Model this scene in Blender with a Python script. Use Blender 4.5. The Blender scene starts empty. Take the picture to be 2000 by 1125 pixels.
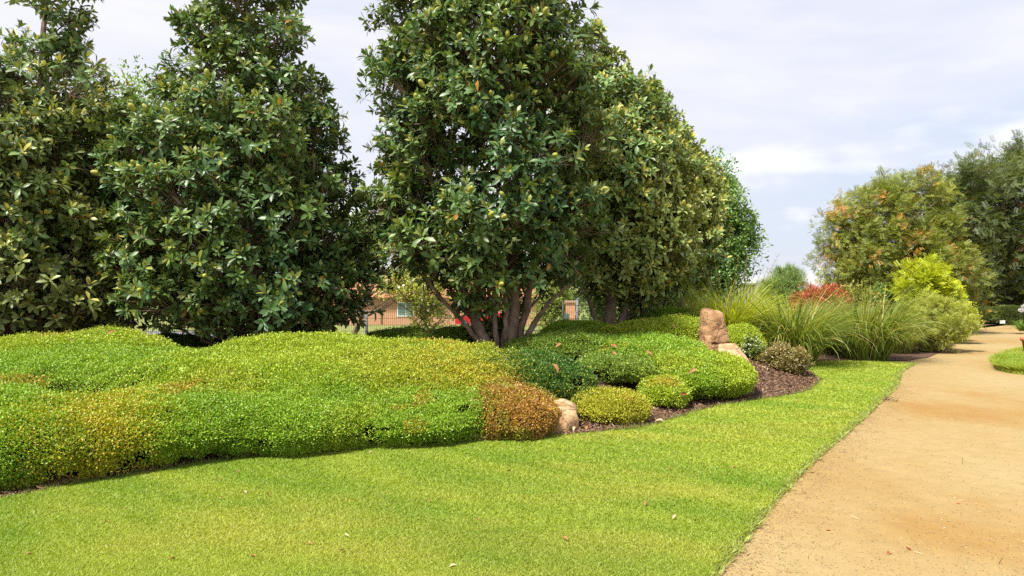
import bpy, math, random
import numpy as np
from mathutils import Vector
R_ = math.radians
S = bpy.context.scene
COL = S.collection
EYE, FPX = 1.6, 1444.4

# ------------------------------------------------------------------ camera
cd = bpy.data.cameras.new('camera'); cam = bpy.data.objects.new('camera', cd); COL.objects.link(cam)
cd.sensor_width = 36; cd.lens = 26; cd.clip_start = 0.05; cd.clip_end = 6000
cam.location = (0, 0, EYE); cam.rotation_euler = (R_(90), 0, 0)
S.camera = cam
# ------------------------------------------------------------------ light
SUN_EL, SUN_AZ = 60, 226         # azimuth clockwise from +Y (the view direction)
sd = bpy.data.lights.new('sun', 'SUN'); sd.energy = 5.0; sd.angle = R_(8); sd.color = (1, .955, .87)
sun = bpy.data.objects.new('sun', sd); COL.objects.link(sun)
az, el = R_(SUN_AZ), R_(SUN_EL)
to_sun = Vector((math.sin(az)*math.cos(el), math.cos(az)*math.cos(el), math.sin(el)))
sun.rotation_euler = to_sun.to_track_quat('Z', 'Y').to_euler()
W = bpy.data.worlds.new('World'); S.world = W; W.use_nodes = True
nt = W.node_tree; nt.nodes.clear()
def wn(t, **k):
    n = nt.nodes.new(t)
    for a, b in k.items(): setattr(n, a, b)
    return n
sky = wn('ShaderNodeTexSky', sky_type='NISHITA', sun_disc=False, sun_elevation=el, sun_rotation=az, air_density=1.0, dust_density=1.5)
tc = wn('ShaderNodeTexCoord')
mp = wn('ShaderNodeMapping'); mp.inputs['Scale'].default_value = (1.1, 1.1, 4.2); mp.inputs['Location'].default_value = (.37, .12, .4)
n1 = wn('ShaderNodeTexNoise'); n1.inputs['Scale'].default_value = 1.7; n1.inputs['Detail'].default_value = 7; n1.inputs['Roughness'].default_value = .58; n1.inputs['Distortion'].default_value = .35
cr = wn('ShaderNodeValToRGB')
e = cr.color_ramp.elements; e[0].position = .33; e[0].color = (.37, .41, .495, 1); e[1].position = .68; e[1].color = (.545, .535, .545, 1)
m_ = e.new(.5); m_.color = (.470, .470, .512, 1)
# low cumulus band near the horizon
mp2 = wn('ShaderNodeMapping'); mp2.inputs['Scale'].default_value = (3.2, 3.2, 9.0); mp2.inputs['Location'].default_value = (2.13, .55, .1)
n2 = wn('ShaderNodeTexNoise'); n2.inputs['Scale'].default_value = 1.6; n2.inputs['Detail'].default_value = 6; n2.inputs['Roughness'].default_value = .48
r2 = wn('ShaderNodeMapRange'); r2.inputs[1].default_value = .50; r2.inputs[2].default_value = .62
sx = wn('ShaderNodeSeparateXYZ')
band = wn('ShaderNodeMapRange'); band.inputs[1].default_value = .30; band.inputs[2].default_value = .10
mu = wn('ShaderNodeMath', operation='MULTIPLY')
mixc = wn('ShaderNodeMix', data_type='RGBA'); mixc.inputs[7].default_value = (.60, .59, .585, 1)
sc_ = wn('ShaderNodeVectorMath', operation='SCALE'); sc_.inputs['Scale'].default_value = .09
mixs = wn('ShaderNodeMix', data_type='RGBA'); mixs.inputs[0].default_value = .9
bg = wn('ShaderNodeBackground'); bg.inputs['Strength'].default_value = 1.0
ow = wn('ShaderNodeOutputWorld')
L = nt.links.new
L(tc.outputs['Generated'], mp.inputs['Vector']); L(mp.outputs['Vector'], n1.inputs['Vector']); L(n1.outputs['Fac'], cr.inputs['Fac'])
L(tc.outputs['Generated'], mp2.inputs['Vector']); L(mp2.outputs['Vector'], n2.inputs['Vector']); L(n2.outputs['Fac'], r2.inputs[0])
L(tc.outputs['Generated'], sx.inputs[0]); L(sx.outputs['Z'], band.inputs[0]); L(r2.outputs[0], mu.inputs[0]); L(band.outputs[0], mu.inputs[1])
low = wn('ShaderNodeMapRange'); low.inputs[1].default_value = .22; low.inputs[2].default_value = .0; low.inputs[4].default_value = .75
mixl = wn('ShaderNodeMix', data_type='RGBA'); mixl.inputs[7].default_value = (.385, .41, .465, 1)
L(sx.outputs['Z'], low.inputs[0]); L(low.outputs[0], mixl.inputs[0]); L(cr.outputs['Color'], mixl.inputs[6])
L(mu.outputs[0], mixc.inputs[0]); L(mixl.outputs[2], mixc.inputs[6])
L(sky.outputs['Color'], sc_.inputs[0]); L(sc_.outputs[0], mixs.inputs[6]); L(mixc.outputs[2], mixs.inputs[7])
L(mixs.outputs[2], bg.inputs['Color']); L(bg.outputs[0], ow.inputs['Surface'])
S.view_settings.view_transform = 'Standard'; S.view_settings.look = 'None'; S.view_settings.exposure = 1.0
S.cycles.use_denoising = False
S.cycles.max_bounces = 6; S.cycles.diffuse_bounces = 4; S.cycles.transmission_bounces = 3; S.cycles.glossy_bounces = 2

# ------------------------------------------------------------------ helpers
def P(px, py, Y):
    return np.array([(px-1000)/FPX*Y, Y, EYE-(py-562.5)/FPX*Y])
def G(px, py):
    Y = EYE*FPX/(py-562.5); return ((px-1000)/FPX*Y, Y)
def smooth(a, b, x):
    t = np.clip((np.asarray(x, float)-a)/(b-a), 0, 1); return t*t*(3-2*t)
def unit(v):
    return v/np.maximum(np.linalg.norm(v, axis=-1, keepdims=True), 1e-9)
def _h(i, j, k, s):
    n = (i*374761393 + j*668265263 + k*1274126177 + s*974634221) & 0xffffffff
    n = ((n ^ (n >> 13))*1103515245) & 0xffffffff
    n = ((n ^ (n >> 16))*2246822519) & 0xffffffff
    return ((n ^ (n >> 15)) & 0xffffff)/16777215.0
def vnoise(p, scale, seed=0):
    q = np.asarray(p, float)*scale + 1000.37
    i = np.floor(q).astype(np.int64); f = q-i; f = f*f*(3-2*f)
    o = 0
    for a in (0, 1):
        for b in (0, 1):
            for c in (0, 1):
                w = (f[:, 0] if a else 1-f[:, 0])*(f[:, 1] if b else 1-f[:, 1])*(f[:, 2] if c else 1-f[:, 2])
                o = o + w*_h(i[:, 0]+a, i[:, 1]+b, i[:, 2]+c, seed)
    return o
def fbm(p, scale, seed=0, o=3):
    t, a, s = 0, .5, 0
    for k in range(o):
        t = t + a*vnoise(p, scale*2**k, seed+k*17); s += a; a *= .5
    return t/s
def in_poly(x, y, poly):
    r = np.zeros(len(x), bool); n = len(poly)
    for i in range(n):
        x1, y1 = poly[i]; x2, y2 = poly[(i+1) % n]
        if y1 == y2: continue
        c = (y1 > y) != (y2 > y)
        r ^= c & (x < (x2-x1)*(y-y1)/(y2-y1)+x1)
    return r
def rot_about(v, k, a):
    a = a[:, None]; return v*np.cos(a)+np.cross(k, v)*np.sin(a)+k*np.sum(k*v, 1, keepdims=True)*(1-np.cos(a))

class Buf:
    def __init__(s): s.V, s.F, s.C, s.n = [], {3: [], 4: []}, [], 0
    def add(s, V, F, c=(1, 1, 1)):
        V = np.asarray(V, float); s.V.append(V)
        for f in (F if isinstance(F, list) else [F]):
            f = np.asarray(f, np.int64)
            if len(f): s.F[f.shape[1]].append(f+s.n)
        c = np.asarray(c, float)
        s.C.append(np.broadcast_to(c, (len(V), 3)) if c.ndim == 1 else c); s.n += len(V)
    def tube(s, pts, rad, k=6, c=(1, 1, 1), cap=True):
        pts = np.asarray(pts, float); m = len(pts); rad = np.broadcast_to(np.asarray(rad, float), (m,))
        t = unit(np.gradient(pts, axis=0))
        ref = np.array([0, 0, 1.]) if abs(t[0][2]) < .9 else np.array([1., 0, 0])
        u = unit(np.cross(t, ref)); v = np.cross(t, u)
        a = np.arange(k)/k*2*math.pi
        V = pts[:, None]+rad[:, None, None]*(np.cos(a)[None, :, None]*u[:, None]+np.sin(a)[None, :, None]*v[:, None])
        i = np.arange(m-1)[:, None]*k; j = np.arange(k)[None]; j2 = (j+1) % k
        F = np.stack([i+j, i+j2, i+k+j2, i+k+j], -1).reshape(-1, 4)
        V = V.reshape(-1, 3); Fs = [F]
        if cap:
            V = np.vstack([V, pts[-1], pts[0]]); b = (m-1)*k
            Fs.append(np.stack([b+j[0], b+j2[0], np.full(k, m*k)], -1)); Fs.append(np.stack([j2[0], j[0], np.full(k, m*k+1)], -1))
        s.add(V, Fs, c)
    def box(s, lo, hi, c=(1, 1, 1)):
        x0, y0, z0 = lo; x1, y1, z1 = hi
        V = [(x0,y0,z0),(x1,y0,z0),(x1,y1,z0),(x0,y1,z0),(x0,y0,z1),(x1,y0,z1),(x1,y1,z1),(x0,y1,z1)]
        s.add(V, [[(0,3,2,1),(4,5,6,7),(0,1,5,4),(1,2,6,5),(2,3,7,6),(3,0,4,7)]], c)
    def leaves(s, tpl, pos, d, n, size, col, wid=None):
        """instances of a leaf template: d = base-to-tip axis, n = upper side"""
        TV, TF = tpl; d = unit(d); n = unit(n-d*np.sum(n*d, 1, keepdims=True)); x = np.cross(d, n)
        size = np.broadcast_to(np.asarray(size, float), (len(pos),)); w = size if wid is None else np.broadcast_to(wid, (len(pos),))
        V = pos[:, None]+(w[:, None]*TV[None, :, 0])[..., None]*x[:, None]+(size[:, None]*TV[None, :, 1])[..., None]*d[:, None]+(size[:, None]*TV[None, :, 2])[..., None]*n[:, None]
        m = len(TV); off = (np.arange(len(pos))*m)[:, None, None]
        s.add(V.reshape(-1, 3), [(np.asarray(f)[None]+off).reshape(-1, len(f[0])) for f in TF], np.repeat(np.broadcast_to(col, (len(pos), 3)), m, 0))
    def build(s, name, mat, parent=None, smooth=True, loc=(0, 0, 0)):
        V = np.concatenate(s.V) if s.V else np.zeros((0, 3)); C = np.concatenate(s.C) if s.C else np.zeros((0, 3))
        V = V-np.asarray(loc, float)
        me = bpy.data.meshes.new(name)
        fs = [np.concatenate(s.F[k]) for k in (3, 4) if s.F[k]]
        lv = np.concatenate([f.ravel() for f in fs]).astype(np.int32)
        tot = np.concatenate([np.full(len(f), f.shape[1]) for f in fs]).astype(np.int32)
        st = (np.cumsum(tot)-tot).astype(np.int32)
        me.vertices.add(len(V)); me.vertices.foreach_set('co', V.astype(np.float32).ravel())
        me.loops.add(len(lv)); me.loops.foreach_set('vertex_index', lv)
        me.polygons.add(len(tot)); me.polygons.foreach_set('loop_start', st)
        try: me.polygons.foreach_set('loop_total', tot)
        except Exception: pass
        a = me.attributes.new('tint', 'FLOAT_COLOR', 'POINT')
        a.data.foreach_set('color', np.hstack([C, np.ones((len(C), 1))]).astype(np.float32).ravel())
        me.polygons.foreach_set('use_smooth', np.full(len(tot), smooth))
        me.update(calc_edges=True); me.validate()
        me.materials.append(mat)
        o = bpy.data.objects.new(name, me); COL.objects.link(o); o.location = loc
        if parent: o.parent = parent; o.location = np.asarray(loc)-np.asarray(parent.location)
        return o
def thing(name, label, cat, loc, group=None):
    o = bpy.data.objects.new(name, None); COL.objects.link(o); o.location = tuple(float(v) for v in loc); o.empty_display_size = .2
    o['label'] = label; o['category'] = cat
    if group: o['group'] = group
    return o
def tag(o, label=None, cat=None, group=None, kind=None):
    for k, v in (('label', label), ('category', cat), ('group', group), ('kind', kind)):
        if v: o[k] = v
    return o

# ------------------------------------------------------------------ materials
def base_mat(name, rough=.8):
    m = bpy.data.materials.new(name); m.use_nodes = True
    b = m.node_tree.nodes['Principled BSDF']; b.inputs['Roughness'].default_value = rough; b.inputs['Specular IOR Level'].default_value = .3
    return m, m.node_tree, b
def leaf_mat(name, rough=.5, trans=.25, back=None, spec=.5, ttint=(1.25, 1.2, .5)):
    m, t, b = base_mat(name, rough); N = t.nodes.new; K = t.links.new
    b.inputs['Specular IOR Level'].default_value = spec
    at = N('ShaderNodeAttribute'); at.attribute_name = 'tint'; c = at.outputs['Color']
    if back:
        g = N('ShaderNodeNewGeometry'); mx = N('ShaderNodeMix'); mx.data_type = 'RGBA'
        K(g.outputs['Backfacing'], mx.inputs[0]); K(c, mx.inputs[6]); mx.inputs[7].default_value = (*back, 1); K(mx.outputs[2], b.inputs['Base Color'])
        rr = N('ShaderNodeMapRange'); rr.inputs[3].default_value = rough; rr.inputs[4].default_value = .75; K(g.outputs['Backfacing'], rr.inputs[0]); K(rr.outputs[0], b.inputs['Roughness'])
    else: K(c, b.inputs['Base Color'])
    tr = N('ShaderNodeBsdfTranslucent'); ml = N('ShaderNodeMix'); ml.data_type = 'RGBA'; ml.blend_type = 'MULTIPLY'; ml.inputs[0].default_value = 1
    K(c, ml.inputs[6]); ml.inputs[7].default_value = (*ttint, 1); K(ml.outputs[2], tr.inputs['Color'])
    ms = N('ShaderNodeMixShader'); ms.inputs[0].default_value = trans
    K(b.outputs[0], ms.inputs[1]); K(tr.outputs[0], ms.inputs[2]); K(ms.outputs[0], t.nodes['Material Output'].inputs['Surface'])
    return m
def noise_mat(name, cols, scale=8, rough=.85, bump=.3, bscale=None, detail=8, pos=(.3, .7), stretch=(1, 1, 1), spec=.3, bdist=.02, attr=False):
    m, t, b = base_mat(name, rough); N = t.nodes.new; K = t.links.new
    b.inputs['Specular IOR Level'].default_value = spec
    tc = N('ShaderNodeTexCoord'); mp = N('ShaderNodeMapping'); mp.inputs['Scale'].default_value = stretch
    K(tc.outputs['Object'], mp.inputs['Vector'])
    n = N('ShaderNodeTexNoise'); n.inputs['Scale'].default_value = scale; n.inputs['Detail'].default_value = detail; n.inputs['Roughness'].default_value = .6
    K(mp.outputs[0], n.inputs['Vector'])
    r = N('ShaderNodeValToRGB'); K(n.outputs['Fac'], r.inputs['Fac']); e = r.color_ramp.elements
    e[0].position = pos[0]; e[0].color = (*cols[0], 1); e[1].position = pos[1]; e[1].color = (*cols[-1], 1)
    for i, c in enumerate(cols[1:-1]): q = e.new(pos[0]+(pos[1]-pos[0])*(i+1)/(len(cols)-1)); q.color = (*c, 1)
    if attr:
        at = N('ShaderNodeAttribute'); at.attribute_name = 'tint'; ml = N('ShaderNodeMix'); ml.data_type = 'RGBA'; ml.blend_type = 'MULTIPLY'; ml.inputs[0].default_value = 1
        K(r.outputs[0], ml.inputs[6]); K(at.outputs['Color'], ml.inputs[7]); K(ml.outputs[2], b.inputs['Base Color'])
    else: K(r.outputs[0], b.inputs['Base Color'])
    if bump:
        n2 = N('ShaderNodeTexNoise'); n2.inputs['Scale'].default_value = bscale or scale*3; n2.inputs['Detail'].default_value = 6; K(mp.outputs[0], n2.inputs['Vector'])
        bp = N('ShaderNodeBump'); bp.inputs['Strength'].default_value = bump; bp.inputs['Distance'].default_value = bdist; K(n2.outputs['Fac'], bp.inputs['Height']); K(bp.outputs[0], b.inputs['Normal'])
    m['nodes'] = 1
    return m
def plain(name, c, rough=.5, metal=0):
    m = noise_mat(name, [tuple(v*.88 for v in c), c], scale=14, rough=rough, bump=.05)
    m.node_tree.nodes['Principled BSDF'].inputs['Metallic'].default_value = metal
    return m
M = {}
M['magnolia'] = leaf_mat('magnolia_leaf', .42, .26, back=(.14, .165, .06), spec=.42)
M['hedge'] = leaf_mat('hedge_leaf', .42, .26, spec=.4)
M['leaf'] = leaf_mat('tree_leaf', .5, .3, spec=.35)
M['needle'] = leaf_mat('pine_needle', .6, .15, spec=.3)
M['blade'] = leaf_mat('grass_blade', .5, .42, spec=.3)
M['petal'] = leaf_mat('petal', .6, .3, spec=.2, ttint=(1, 1, 1))
M['dry'] = leaf_mat('dry_leaf', .6, .1, spec=.3, ttint=(1, .8, .5))
M['bark'] = noise_mat('bark', [(.08, .055, .042), (.21, .145, .105), (.32, .24, .18)], scale=9, bump=.7, bscale=22, stretch=(1, 1, .35), bdist=.03)
M['twig'] = noise_mat('twig', [(.06, .04, .028), (.16, .11, .075)], scale=12, bump=.2)
M['core'] = noise_mat('hedge_inner_shade', [(.010, .010, .005), (.035, .028, .014)], scale=25, spec=.03, rough=1, bump=.8, bscale=40, bdist=.05)  # near-black colour stands in for the shade inside the foliage
M['rock'] = noise_mat('sandstone', [(.17, .085, .038), (.33, .185, .09), (.43, .27, .145)], scale=4.6, pos=(.36, .64), bump=.8, bscale=14, bdist=.03)
def rock_detail(m):
    t = m.node_tree; b = t.nodes['Principled BSDF']; N = t.nodes.new; K = t.links.new; src = b.inputs['Base Color'].links[0].from_socket
    tc = N('ShaderNodeTexCoord'); nz = N('ShaderNodeTexNoise'); nz.inputs['Scale'].default_value = 5; K(tc.outputs['Object'], nz.inputs['Vector'])
    ad = N('ShaderNodeMix'); ad.data_type = 'VECTOR'; ad.inputs[0].default_value = .22; K(tc.outputs['Object'], ad.inputs[4]); K(nz.outputs['Color'], ad.inputs[5])
    vo = N('ShaderNodeTexVoronoi'); vo.feature = 'DISTANCE_TO_EDGE'; vo.inputs['Scale'].default_value = 4.2; K(ad.outputs[1], vo.inputs['Vector'])
    cr_ = N('ShaderNodeMapRange'); cr_.inputs[1].default_value = .0; cr_.inputs[2].default_value = .035; cr_.inputs[3].default_value = .5; K(vo.outputs['Distance'], cr_.inputs[0])
    st = N('ShaderNodeTexNoise'); st.inputs['Scale'].default_value = 2.6; st.inputs['Detail'].default_value = 9; st.inputs['Roughness'].default_value = .7; K(tc.outputs['Object'], st.inputs['Vector'])
    sr_ = N('ShaderNodeMapRange'); sr_.inputs[1].default_value = .55; sr_.inputs[2].default_value = .68; sr_.inputs[3].default_value = 1; sr_.inputs[4].default_value = .62; K(st.outputs['Fac'], sr_.inputs[0])
    mm = N('ShaderNodeMath'); mm.operation = 'MULTIPLY'; K(cr_.outputs[0], mm.inputs[0]); K(sr_.outputs[0], mm.inputs[1])
    mx = N('ShaderNodeMix'); mx.data_type = 'RGBA'; mx.blend_type = 'MULTIPLY'; mx.inputs[0].default_value = 1; K(src, mx.inputs[6]); K(mm.outputs[0], mx.inputs[7]); K(mx.outputs[2], b.inputs['Base Color'])
    bp = N('ShaderNodeBump'); bp.inputs['Strength'].default_value = .9; bp.inputs['Distance'].default_value = .02; K(cr_.outputs[0], bp.inputs['Height']); K(b.inputs['Normal'].links[0].from_socket, bp.inputs['Normal']); K(bp.outputs[0], b.inputs['Normal'])
rock_detail(M['rock'])
M['rock_pale'] = noise_mat('pale_sandstone', [(.27, .155, .075), (.40, .255, .13), (.48, .33, .185)], scale=4.6, pos=(.36, .64), bump=.8, bscale=14, bdist=.03); rock_detail(M['rock_pale'])
M['fruit'] = noise_mat('seed_cone', [(.2, .22, .04), (.38, .36, .06)], scale=60, bump=.6, bscale=90, bdist=.01, rough=.6)

# sand path
def sand_mat():
    m, t, b = base_mat('sand', .9); N = t.nodes.new; K = t.links.new
    tc = N('ShaderNodeTexCoord')
    def noise(s, d=6, st=None, ro=.6):
        n = N('ShaderNodeTexNoise'); n.inputs['Scale'].default_value = s; n.inputs['Detail'].default_value = d; n.inputs['Roughness'].default_value = ro
        if st:
            mp = N('ShaderNodeMapping'); mp.inputs['Scale'].default_value = st; K(tc.outputs['Object'], mp.inputs[0]); K(mp.outputs[0], n.inputs['Vector'])
        else: K(tc.outputs['Object'], n.inputs['Vector'])
        return n
    def ramp(src, stops):
        r = N('ShaderNodeValToRGB'); K(src.outputs['Fac'], r.inputs['Fac']); e = r.color_ramp.elements
        e[0].position, e[0].color = stops[0][0], (*stops[0][1], 1); e[1].position, e[1].color = stops[-1][0], (*stops[-1][1], 1)
        for p, c in stops[1:-1]: q = e.new(p); q.color = (*c, 1)
        return r
    def mul(a, bb, f=1):
        x = N('ShaderNodeMix'); x.data_type = 'RGBA'; x.blend_type = 'MULTIPLY'; x.inputs[0].default_value = f; K(a, x.inputs[6]); K(bb, x.inputs[7]); return x.outputs[2]
    big = ramp(noise(.42, 5, (1, .6, 1)), [(.34, (.252, .165, .058)), (.5, (.272, .196, .082)), (.66, (.284, .213, .099))])
    damp = ramp(noise(.33, 6, (1, .5, 1), .55), [(.53, (1, 1, 1)), (.65, (.93, .77, .53))])
    mid = ramp(noise(7, 5), [(.3, (.90, .89, .88)), (.7, (1.05, 1.05, 1.05))])
    fine = ramp(noise(150, 4), [(.30, (.80, .76, .71)), (.48, (1, 1, 1)), (.75, (1.10, 1.10, 1.12))])
    c = mul(mul(mul(big.outputs[0], damp.outputs[0]), mid.outputs[0]), fine.outputs[0])
    K(c, b.inputs['Base Color'])
    bp = N('ShaderNodeBump'); bp.inputs['Strength'].default_value = .5; bp.inputs['Distance'].default_value = .008; K(noise(110, 5).outputs['Fac'], bp.inputs['Height'])
    bp2 = N('ShaderNodeBump'); bp2.inputs['Strength'].default_value = .5; bp2.inputs['Distance'].default_value = .03; K(noise(5, 4).outputs['Fac'], bp2.inputs['Height']); K(bp.outputs[0], bp2.inputs['Normal'])
    K(bp2.outputs[0], b.inputs['Normal'])
    return m
M['sand'] = sand_mat()
M['soil'] = noise_mat('mulch_soil', [(.045, .024, .016), (.12, .066, .043), (.2, .12, .08)], scale=26, bump=1, bscale=60, bdist=.04)
M['turf'] = noise_mat('turf', [(.16, .21, .014), (.22, .28, .02), (.3, .31, .05)], scale=40, bump=.6, bscale=160, bdist=.02)
M['field'] = noise_mat('field', [(.09, .12, .025), (.15, .17, .04), (.2, .19, .07)], scale=.4, bump=.3, bscale=20)
M['asphalt'] = noise_mat('asphalt', [(.10, .10, .105), (.15, .15, .155)], scale=6, bump=.2, bscale=80)
M['verge'] = noise_mat('paving', [(.34, .23, .15), (.42, .30, .2)], scale=5, bump=.1)

# ------------------------------------------------------------------ terrain
BED = [(-9.5, -1.0), (-7.2, 2.2), (-5.4, 4.0)] + [G(*p) for p in ((0, 978), (130, 951), (250, 931), (400, 906), (500, 893), (650, 878), (800, 868), (950, 860), (1100, 853), (1200, 843), (1260, 836), (1330, 815), (1400, 796), (1480, 783), (1560, 770), (1590, 757), (1603, 742))]
bx = np.array([p[0] for p in BED]); by = np.array([p[1] for p in BED])
def gz(x, y):
    x = np.asarray(x, float); y = np.asarray(y, float)
    d = np.minimum(y-np.interp(x, bx, by), (6.2-x)*1.3)
    hump = .42*smooth(.1, 3.6, d)*(1-smooth(15, 21, y))
    left = 1-smooth(6, 12, x)
    return hump-left*(.7*smooth(17, 30, y)+1.15*smooth(30, 75, y))
def grid_sheet(name, xs, ys, z, mat):
    X, Yy = np.meshgrid(xs, ys); V = np.stack([X, Yy, z(X, Yy)], -1).reshape(-1, 3)
    n, m = len(xs), len(ys); i = np.arange(m-1)[:, None]*n; j = np.arange(n-1)[None]
    F = np.stack([i+j, i+j+1, i+n+j+1, i+n+j], -1).reshape(-1, 4)
    b = Buf(); b.add(V, F); return tag(b.build(name, mat), kind='structure')
gx = np.concatenate([[-2500, -900, -400, -200, -120], np.linspace(-80, -20, 25), np.linspace(-18, 30, 65), np.linspace(33, 90, 12), [150, 300, 800, 2500]])
gy = np.concatenate([[-60, -20], np.linspace(-8, 40, 65), np.linspace(42, 90, 25), [120, 180, 300, 600, 1200, 3000]])
grid_sheet('ground', gx, gy, lambda x, y: gz(x, y)-.09, M['field'])
# garden bed: ruled sheet from its edge to behind the fence line
front = BED + [(5.55, 13.6), (5.75, 14.8), (5.98, 15.75), (7.2, 16.1), (8.7, 16.35), (9.7, 17.2), (11.7, 19.8), (14.0, 23), (16.6, 27.5), (20.8, 32.2), (26, 34)]
fx = np.array(front); tt = np.concatenate([[0], np.cumsum(np.linalg.norm(np.diff(fx, axis=0), axis=1))])
ts = np.linspace(0, tt[-1], 220); fr = np.stack([np.interp(ts, tt, fx[:, 0]), np.interp(ts, tt, fx[:, 1])], 1)
bk = np.stack([fr[:, 0]*.95-1.0, np.maximum(18.6, fr[:, 1]+7)], 1)
vv = np.linspace(0, 1, 50)**1.2
gg = fr[None]*(1-vv)[:, None, None]+bk[None]*vv[:, None, None]
V = np.concatenate([gg, (gz(gg[..., 0], gg[..., 1])+.0+.03*(vnoise(np.concatenate([gg.reshape(-1, 2), np.zeros((gg.shape[0]*gg.shape[1], 1))], 1), 3).reshape(gg.shape[:2])-.5)*(vv[:, None] > 0))[..., None]], -1).reshape(-1, 3)
i = np.arange(49)[:, None]*220; j = np.arange(219)[None]
b = Buf(); b.add(V, np.stack([i+j, i+j+1, i+221+j, i+220+j], -1).reshape(-1, 4)); tag(b.build('garden_bed', M['soil']), kind='structure')

def poly_slab(name, poly, z, depth, mat):
    from mathutils.geometry import tessellate_polygon
    n = len(poly); tri = tessellate_polygon([[Vector((x, y, 0)) for x, y in poly]])
    V = [(x, y, z) for x, y in poly]+[(x, y, z-depth) for x, y in poly]
    area = sum(poly[i][0]*poly[(i+1) % n][1]-poly[(i+1) % n][0]*poly[i][1] for i in range(n))
    T = []
    for t in tri:
        a, c, d = (Vector((*poly[k], 0)) for k in t)
        T.append(t if (c-a).cross(d-a).z > 0 else t[::-1])
    Q = [(i, i+n, (i+1) % n+n, (i+1) % n) if area > 0 else (i, (i+1) % n, (i+1) % n+n, i+n) for i in range(n)]
    b = Buf(); b.add(V, [T, Q]); return tag(b.build(name, mat, smooth=False), kind='structure')
def wobble(pts, amp, seed, step=.12):
    out = []; rg = random.Random(seed)
    for (x0, y0), (x1, y1) in zip(pts[:-1], pts[1:]):
        d = math.hypot(x1-x0, y1-y0); n = max(1, int(d/step))
        for k in range(n):
            t = k/n; out.append((x0+(x1-x0)*t+rg.uniform(-amp, amp), y0+(y1-y0)*t+rg.uniform(-amp, amp)))
    out.append(pts[-1]); return out
def spline(pts, n=6):
    p = [np.array(q, float) for q in pts]; p = [2*p[0]-p[1]]+p+[2*p[-1]-p[-2]]; out = []
    for i in range(1, len(p)-2):
        for k in range(n):
            t = k/n; out.append(tuple(.5*((2*p[i])+(-p[i-1]+p[i+1])*t+(2*p[i-1]-5*p[i]+4*p[i+1]-p[i+2])*t*t+(-p[i-1]+3*p[i]-3*p[i+1]+p[i+2])*t**3)))
    out.append(tuple(pts[-1])); return out
pe = [G(1786, 711), G(1765, 720), G(1754, 733), G(1749, 748), G(1732, 768), G(1695, 803), G(1650, 843), G(1580, 902), G(1500, 986), G(1440, 1060), G(1388, 1127), (.35, 2.6), (-1.3, 0), (-3.2, -3)]
edge_path = wobble(spline(pe), .012, 3)
edge_bed = wobble(spline([(BED[0][0], -3)]+BED+[(5.45, 13.5), (5.6, 14.6), G(1584, 707)]), .016, 4)
edge_back = wobble(spline([G(1584, 707), G(1650, 705.5), G(1720, 706.5), G(1786, 711)]), .012, 5)
LAWN = edge_bed[:-1]+edge_back[:-1]+edge_path
poly_slab('lawn', LAWN, .012, .09, M['turf'])
path_poly = [(-4.2, -3.2)]+[(x-.15, y+.05) for x, y in pe[::-1][1:-1]]+[G(1760, 706), G(1590, 700), (6.5, 17.3), (9.1, 16.9), G(1800, 693), G(1856, 669), G(1890, 648), G(1920, 640), G(1960, 635), G(2010, 632), (30, 33.5), (30, -3.2)]
poly_slab('path', path_poly, -.014, .05, M['sand'])
ISL = spline([G(2100, 668), G(2040, 677), G(2003, 688), G(1965, 697), G(1944, 712), G(1950, 722), G(1985, 729), G(2060, 735), G(2120, 736)])
poly_slab('grass_island', ISL, .06, .12, M['turf'])

# ------------------------------------------------------------------ lawn grass blades
def blades(name, poly, n, box, h=.017, seed=1, z=.012, wk=.0011):
    rg = np.random.default_rng(seed)
    px = rg.uniform(box[0], box[2], n); py = rg.uniform(box[1], box[3], n)
    Y = EYE*FPX/(py-562.5); X = (px-1000)/FPX*Y
    k = in_poly(X, Y, poly); X, Y = X[k], Y[k]; n = len(X)
    p = np.stack([X, Y, np.full(n, z)], 1); q = p*np.array([1, 1, 0])
    a = rg.uniform(0, 2*math.pi, n); ln = rg.normal(0, .9, (n, 2)); hh = h*rg.uniform(.6, 1.3, n)*(.75+.5*vnoise(q, 3, 5))
    w = wk*Y*rg.uniform(.7, 1.3, n)
    s = np.stack([np.cos(a), np.sin(a), np.zeros(n)], 1)*w[:, None]
    t = p+np.stack([ln[:, 0]*hh, ln[:, 1]*hh, hh], 1)
    V = np.stack([p-s, p+s, t], 1).reshape(-1, 3)
    # mown stripes run along the lawn; dry yellow patches; lusher patches
    r = np.stack([(X*.80-Y*.60)*.25, (X*.60+Y*.80), np.zeros(n)], 1)
    st = smooth(.25, .75, fbm(r, 2.3, 11, 3)); dry = smooth(.50, .74, fbm(q*np.array([.6, 1.7, 1]), 1.1, 21, 4)+.10*(vnoise(q, 9, 4)-.5)); rn = rg.uniform(0, 1, n)
    c = np.array([.195, .31, .026])*(1-st[:, None])+np.array([.335, .40, .05])*st[:, None]
    c = c*(1-.34*dry[:, None])+.34*dry[:, None]*np.array([.46, .42, .085])
    pale = (rn > .92)[:, None]; c = np.where(pale, c*.4+.6*np.array([.5, .5, .17]), c)*rg.uniform(.82, 1.15, n)[:, None]
    b = Buf(); b.add(V, np.arange(3*n).reshape(-1, 3), np.repeat(c, 3, 0))
    return tag(b.build(name, M['blade'], smooth=False), name.replace('_', ' '), 'grass', kind='stuff')
g_ = blades('lawn_grass', LAWN, 1500000, (-350, 703, 1830, 1320)); g_['label'] = 'short mown bright green grass covering the curved lawn'
g_ = blades('island_grass', ISL, 240000, (1935, 665, 2200, 745), h=.09, seed=2, z=.055, wk=.0009); g_['label'] = 'rough green grass on the small island right of the sand path'
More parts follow.
